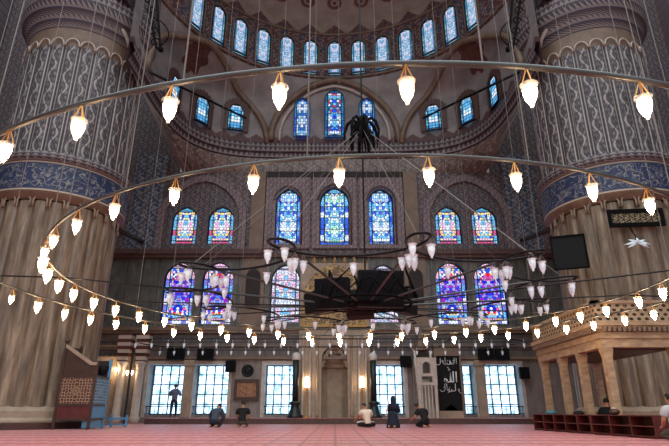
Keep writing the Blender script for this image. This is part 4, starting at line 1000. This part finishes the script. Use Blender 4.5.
# ------------------------------------------------------------------ people
def skin_mesh(name, joints, edges, mat, parent, sub=2):
    """joints: dict name -> (x,y,z,r); edges: pairs.  One continuous skinned surface."""
    keys = list(joints); idx = {k: i for i, k in enumerate(keys)}
    me = bpy.data.meshes.new(name); me.from_pydata([joints[k][:3] for k in keys], [(idx[a], idx[b_]) for a, b_ in edges], [])
    o = bpy.data.objects.new(name, me); COL.objects.link(o)
    m1 = o.modifiers.new('skin', 'SKIN'); m1.use_smooth_shade = True
    for i, k in enumerate(keys):
        sv = me.skin_vertices[0].data[i]; rr = joints[k][3]; sv.radius = rr if isinstance(rr, tuple) else (rr, rr); sv.use_root = (i == 0)
    m2 = o.modifiers.new('sub', 'SUBSURF'); m2.levels = sub; m2.render_levels = sub
    bpy.context.view_layer.update()
    m = bpy.data.meshes.new_from_object(o.evaluated_get(bpy.context.evaluated_depsgraph_get()))
    bpy.data.objects.remove(o)
    m.name = name; m.materials.clear(); m.materials.append(M[mat])
    for p in m.polygons: p.use_smooth = True
    n = bpy.data.objects.new(name, m); COL.objects.link(n); n.parent = parent
    return n

def person(label, loc, rz, J, shirt, trousers, hairm, longhair=None, sleeves='short', shirt_extra=.036, scarf=None):
    r = thing('person', label, 'person', loc, rz)
    S = {}
    def jj(k, rad): S[k] = (*J[k], rad)
    jj('pelvis', (.125, .1)); jj('waist', (.115, .09)); jj('chest', (.14, .1)); jj('neck', .05)
    H = Vector(J['head']); N = Vector(J['neck']); up = (H-N).normalized()
    S['skull'] = (*(H-up*.03), .07); S['crown'] = (*(H+up*.06), .082); S['top'] = (*(H+up*.115), .055)
    E = [('pelvis', 'waist'), ('waist', 'chest'), ('chest', 'neck'), ('neck', 'skull'), ('skull', 'crown'), ('crown', 'top')]
    hd = {}
    fwd = Vector(J.get('face', (0, 1, 0))).normalized()
    for s in 'LR':
        jj('sh'+s, .062); jj('el'+s, .045); jj('wr'+s, .032)
        jj('hip'+s, .095); jj('kn'+s, .065); jj('an'+s, .042); jj('toe'+s, .032)
        E += [('chest', 'sh'+s), ('sh'+s, 'el'+s), ('el'+s, 'wr'+s), ('pelvis', 'hip'+s), ('hip'+s, 'kn'+s), ('kn'+s, 'an'+s), ('an'+s, 'toe'+s)]
        w = Vector(J['wr'+s]); d = (w-Vector(J['el'+s])).normalized(); side = d.cross(Vector((0, 0, 1)))
        if side.length < .1: side = Vector((1, 0, 0))
        side.normalize(); curl = side.cross(d)
        S['palm'+s] = (*(w+d*.06), .034); E.append(('wr'+s, 'palm'+s))
        for f_, (off, ln) in enumerate(((-.03, .06), (-.01, .075), (.01, .07), (.028, .055))):
            S[f'f{f_}a{s}'] = (*(w+d*(.09)+side*off), .010); S[f'f{f_}b{s}'] = (*(w+d*(.09+ln)+side*off-curl*.02), .008)
            E += [('palm'+s, f'f{f_}a{s}'), (f'f{f_}a{s}', f'f{f_}b{s}')]
        S['th1'+s] = (*(w+d*.05-side*.045), .011); S['th2'+s] = (*(w+d*.09-side*.06), .009); E += [('palm'+s, 'th1'+s), ('th1'+s, 'th2'+s)]
    # nose and ears grow out of the head so the face is readable from the front
    S['nose'] = (*(H+fwd*.095+up*.01), .014); E.append(('skull', 'nose'))
    skin_mesh('body', S, E, 'skin', r)
    # clothing follows the same joints, slightly fuller
    T = {k: (*S[k][:3], tuple(q+shirt_extra for q in S[k][3]) if isinstance(S[k][3], tuple) else S[k][3]+shirt_extra) for k in ('waist', 'chest', 'pelvis')}
    TE = [('waist', 'chest'), ('waist', 'pelvis')]
    for s in 'LR':
        T['sh'+s] = (*S['sh'+s][:3], .062+shirt_extra)
        e = Vector(S['el'+s][:3]); sh = Vector(S['sh'+s][:3])
        if sleeves == 'short': T['sl'+s] = (*sh.lerp(e, .75), .055+shirt_extra)
        else: T['sl'+s] = (*e, .045+shirt_extra); T['cuff'+s] = (*Vector(S['wr'+s][:3]), .036+shirt_extra*.6); TE.append(('sl'+s, 'cuff'+s))
        TE += [('chest', 'sh'+s), ('sh'+s, 'sl'+s)]
    nk = Vector(S['chest'][:3]).lerp(Vector(S['neck'][:3]), .75); T['collar'] = (*nk, .062); TE.append(('chest', 'collar'))
    skin_mesh('shirt', T, TE, shirt, r)
    T = {'pelvis': (*S['pelvis'][:3], (.15, .125)), 'waistband': (*Vector(S['pelvis'][:3]).lerp(Vector(S['waist'][:3]), .6), (.14, .115))}; TE = [('pelvis', 'waistband')]
    for s in 'LR':
        T['hip'+s] = (*S['hip'+s][:3], .112); T['kn'+s] = (*S['kn'+s][:3], .08); T['an'+s] = (*S['an'+s][:3], .058)
        TE += [('pelvis', 'hip'+s), ('hip'+s, 'kn'+s), ('kn'+s, 'an'+s)]
    skin_mesh('trousers', T, TE, trousers, r)
    if hairm:
        b = MB(); up_ = up; xs = up_.cross(fwd).normalized(); fw = xs.cross(up_)
        R_ = Matrix((xs, fw, up_)).transposed().to_4x4(); R_.translation = H+up*.055-fwd*.012
        rings = []
        for i in range(9):
            e = -.55+(PI/2+.55)*i/8
            rings.append([(.092*math.cos(e)*math.cos(a), (.104*math.cos(e)*math.sin(a)) if math.sin(a) < .3 or e > .25 else .104*math.cos(e)*.3, .1*math.sin(e)+(.0 if math.sin(a) < .3 else .03*(1-i/8))) for a in [2*PI*k/14 for k in range(14)]])
        b.strip(rings, closed_u=True, mat=R_); b.build('hair', hairm, r, True)
        for sx in (-1, 1): b = MB(); b.lathe([(0, -.007), (.007, 0), (0, .007)], H+up*.045+fwd*.082+xs*(.03*sx), 6); b.build('eye', 'hair_black', r)
        b = MB(); b.tube([H-up*.035+fwd*.082-xs*.022, H-up*.037+fwd*.086, H-up*.035+fwd*.082+xs*.022], .005, 5); b.build('mouth', 'red_moulding', r)
        for sx in (-1, 1): b = MB(); b.lathe([(0, -.03), (.014, -.015), (.016, .015), (0, .03)], H+up*.03+xs*(.088*sx), 6); b.build('ear', 'skin', r, True)
    return r, S
STAND = dict(pelvis=(0, 0, .93), waist=(0, 0, 1.08), chest=(0, 0, 1.3), neck=(0, .01, 1.47), head=(0, .02, 1.56), shL=(-.18, 0, 1.38), shR=(.18, 0, 1.38), elL=(-.27, .02, 1.13), elR=(.29, .04, 1.13), wrL=(-.2, .24, 1.18), wrR=(.2, .26, 1.2), hipL=(-.09, 0, .88), hipR=(.09, 0, .88), knL=(-.12, .02, .49), knR=(.13, .02, .49), anL=(-.13, 0, .09), anR=(.15, 0, .09), toeL=(-.15, .16, .035), toeR=(.17, .16, .035))
KNEEL = dict(pelvis=(0, -.05, .27), waist=(0, -.02, .4), chest=(0, .02, .6), neck=(0, .05, .77), head=(0, .07, .86), shL=(-.19, .03, .68), shR=(.19, .03, .68), elL=(-.25, .08, .42), elR=(.25, .08, .42), wrL=(-.14, .28, .3), wrR=(.14, .28, .3), hipL=(-.1, -.03, .22), hipR=(.1, -.03, .22), knL=(-.15, .36, .09), knR=(.15, .36, .09), anL=(-.13, -.12, .075), anR=(.13, -.12, .075), toeL=(-.1, -.27, .04), toeR=(.1, -.27, .04))
BENT = dict(KNEEL, pelvis=(0, -.05, .25), waist=(0, .02, .4), chest=(.02, .12, .58), neck=(.04, .24, .7), head=(.05, .32, .77), shL=(-.18, .15, .64), shR=(.22, .15, .64), elL=(-.26, .28, .36), elR=(.28, .28, .36), wrL=(-.14, .42, .2), wrR=(.16, .42, .2), face=(0, .8, -.6))
CROSS = dict(pelvis=(0, -.05, .14), waist=(-.02, -.02, .3), chest=(-.06, .04, .52), neck=(-.1, .08, .69), head=(-.13, .1, .78), shL=(-.23, .06, .6), shR=(.12, .06, .6), elL=(-.34, .2, .42), elR=(.2, .2, .38), wrL=(-.4, .38, .3), wrR=(.08, .38, .26), hipL=(-.1, 0, .13), hipR=(.1, 0, .13), knL=(-.38, .22, .12), knR=(.34, .24, .12), anL=(.08, .36, .07), anR=(-.1, .42, .07), toeL=(.2, .36, .045), toeR=(-.24, .4, .045), face=(-1, .3, 0))
TALL = dict(KNEEL, pelvis=(0, -.02, .42), waist=(0, .0, .56), chest=(0, .02, .76), neck=(0, .03, .94), head=(0, .05, 1.03), shL=(-.17, .02, .84), shR=(.17, .02, .84), elL=(-.2, .08, .58), elR=(.2, .08, .58), wrL=(-.08, .25, .6), wrR=(.08, .25, .6), hipL=(-.09, -.02, .38), hipR=(.09, -.02, .38), knL=(-.12, .12, .09), knR=(.12, .12, .09), anL=(-.12, -.3, .075), anR=(.12, -.3, .075), toeL=(-.1, -.42, .04), toeR=(.1, -.42, .04))
def fx(px, Y): return (px-334.5)/517*(.94*Y-.2)
person('person standing with back turned at the left window, grey shirt and dark jeans', (fx(172, 29.0), 29.0, .28), .0, STAND, 'cloth_grey_blue', 'cloth_dark_blue', 'hair_black', sleeves='long')
YP = 22.0
person('person kneeling bent forward in a slate grey top near the second window', (fx(214, YP), YP, 0), -.1, BENT, 'cloth_slate', 'cloth_dark_blue', 'hair_black', sleeves='long', shirt_extra=.04)
person('person kneeling upright in a black shirt and olive trousers, before the framed panel', (fx(242, YP), YP, 0), .05, KNEEL, 'cloth_black', 'cloth_olive', 'hair_black')
r, S = person('person in a cream shirt sitting cross-legged and turned left, before the niche', (fx(368, YP), YP, 0), .15, CROSS, 'cloth_cream', 'cloth_black', 'hair_brown')
b = MB(); b.tube([(-.4, .18, .2), (-.1, .28, .24), (.3, .22, .2)], .03, 6); b.build('white_stripe', 'cloth_white', r, True)
r, S = person('person kneeling tall in a dark hooded robe with a white stripe, by the pulpit', (fx(394, YP), YP, 0), -.35, TALL, 'cloth_navy', 'cloth_dark_blue', None, sleeves='long', shirt_extra=.03)
H = Vector(S['skull'][:3]); b = MB()
b.lathe([(.19, -.34), (.15, -.2), (.11, -.08), (.118, .04), (.112, .12), (.07, .19), (0, .215)], H+Vector((0, -.02, 0)), 16); b.build('hood', 'cloth_navy', r, True)
b = MB(); b.lathe([(.27, .0), (.27, .1), (.22, .28), (.18, .48), (.16, .62)], (0, -.1, .0), 18); b.build('robe', 'cloth_navy', r, True)
b = MB(); b.tube([(-.12, -.2, 1.0), (-.2, -.16, .84), (-.24, -.16, .62), (-.25, -.24, .45)], .03, 6); b.build('white_stripe', 'cloth_white', r, True)
person('person in black with bare forearms kneeling bent, nearest to the script board', (fx(425, YP), YP, 0), .5, dict(BENT, chest=(-.03, .1, .58), neck=(-.1, .18, .71), head=(-.15, .22, .78), elL=(-.32, .2, .4), wrL=(-.3, .42, .3)), 'cloth_black', 'cloth_black', 'hair_brown', shirt_extra=.045)
person('person in a light grey shirt sitting at the right edge beside the book case', (7.6, 12.3, 0), .1, KNEEL, 'cloth_light_grey', 'cloth_olive', 'hair_black')
person('person in dark clothes kneeling in shadow between the loge columns', (8.5, 17.1, 0), -.4, KNEEL, 'cloth_black', 'cloth_dark_blue', 'hair_black', sleeves='long')

# ------------------------------------------------------------------ light, camera
w = bpy.data.worlds.new('World'); scene.world = w; w.use_nodes = True
wt = w.node_tree; bg = wt.nodes['Background']      # overcast sky as added fill through the unbuilt roof and back, brightened overhead
tc = wt.nodes.new('ShaderNodeTexCoord'); sx = wt.nodes.new('ShaderNodeSeparateXYZ'); wt.links.new(tc.outputs['Generated'], sx.inputs[0])
mr = wt.nodes.new('ShaderNodeMapRange'); mr.inputs[1].default_value = 0; mr.inputs[2].default_value = 1; mr.inputs[3].default_value = 1.3; mr.inputs[4].default_value = 5.3
wt.links.new(sx.outputs[2], mr.inputs[0]); wt.links.new(mr.outputs[0], bg.inputs[1])
bg.inputs[0].default_value = C(190, 196, 202)

cam = bpy.data.cameras.new('camera'); co = bpy.data.objects.new('camera', cam); COL.objects.link(co)
co.location = (0, 0, HC); co.rotation_euler = (PI/2+.349, 0, 0)
cam.sensor_width = 36; cam.lens = 36*517/669; cam.clip_end = 200
scene.camera = co
scene.view_settings.view_transform = 'Standard'; scene.view_settings.look = 'None'
scene.view_settings.gamma = 1; scene.view_settings.exposure = 0; scene.view_settings.use_curve_mapping = False
scene.cycles.use_denoising = True
scene.cycles.max_bounces = 6; scene.cycles.transparent_max_bounces = 12
scene.cycles.sample_clamp_indirect = 4
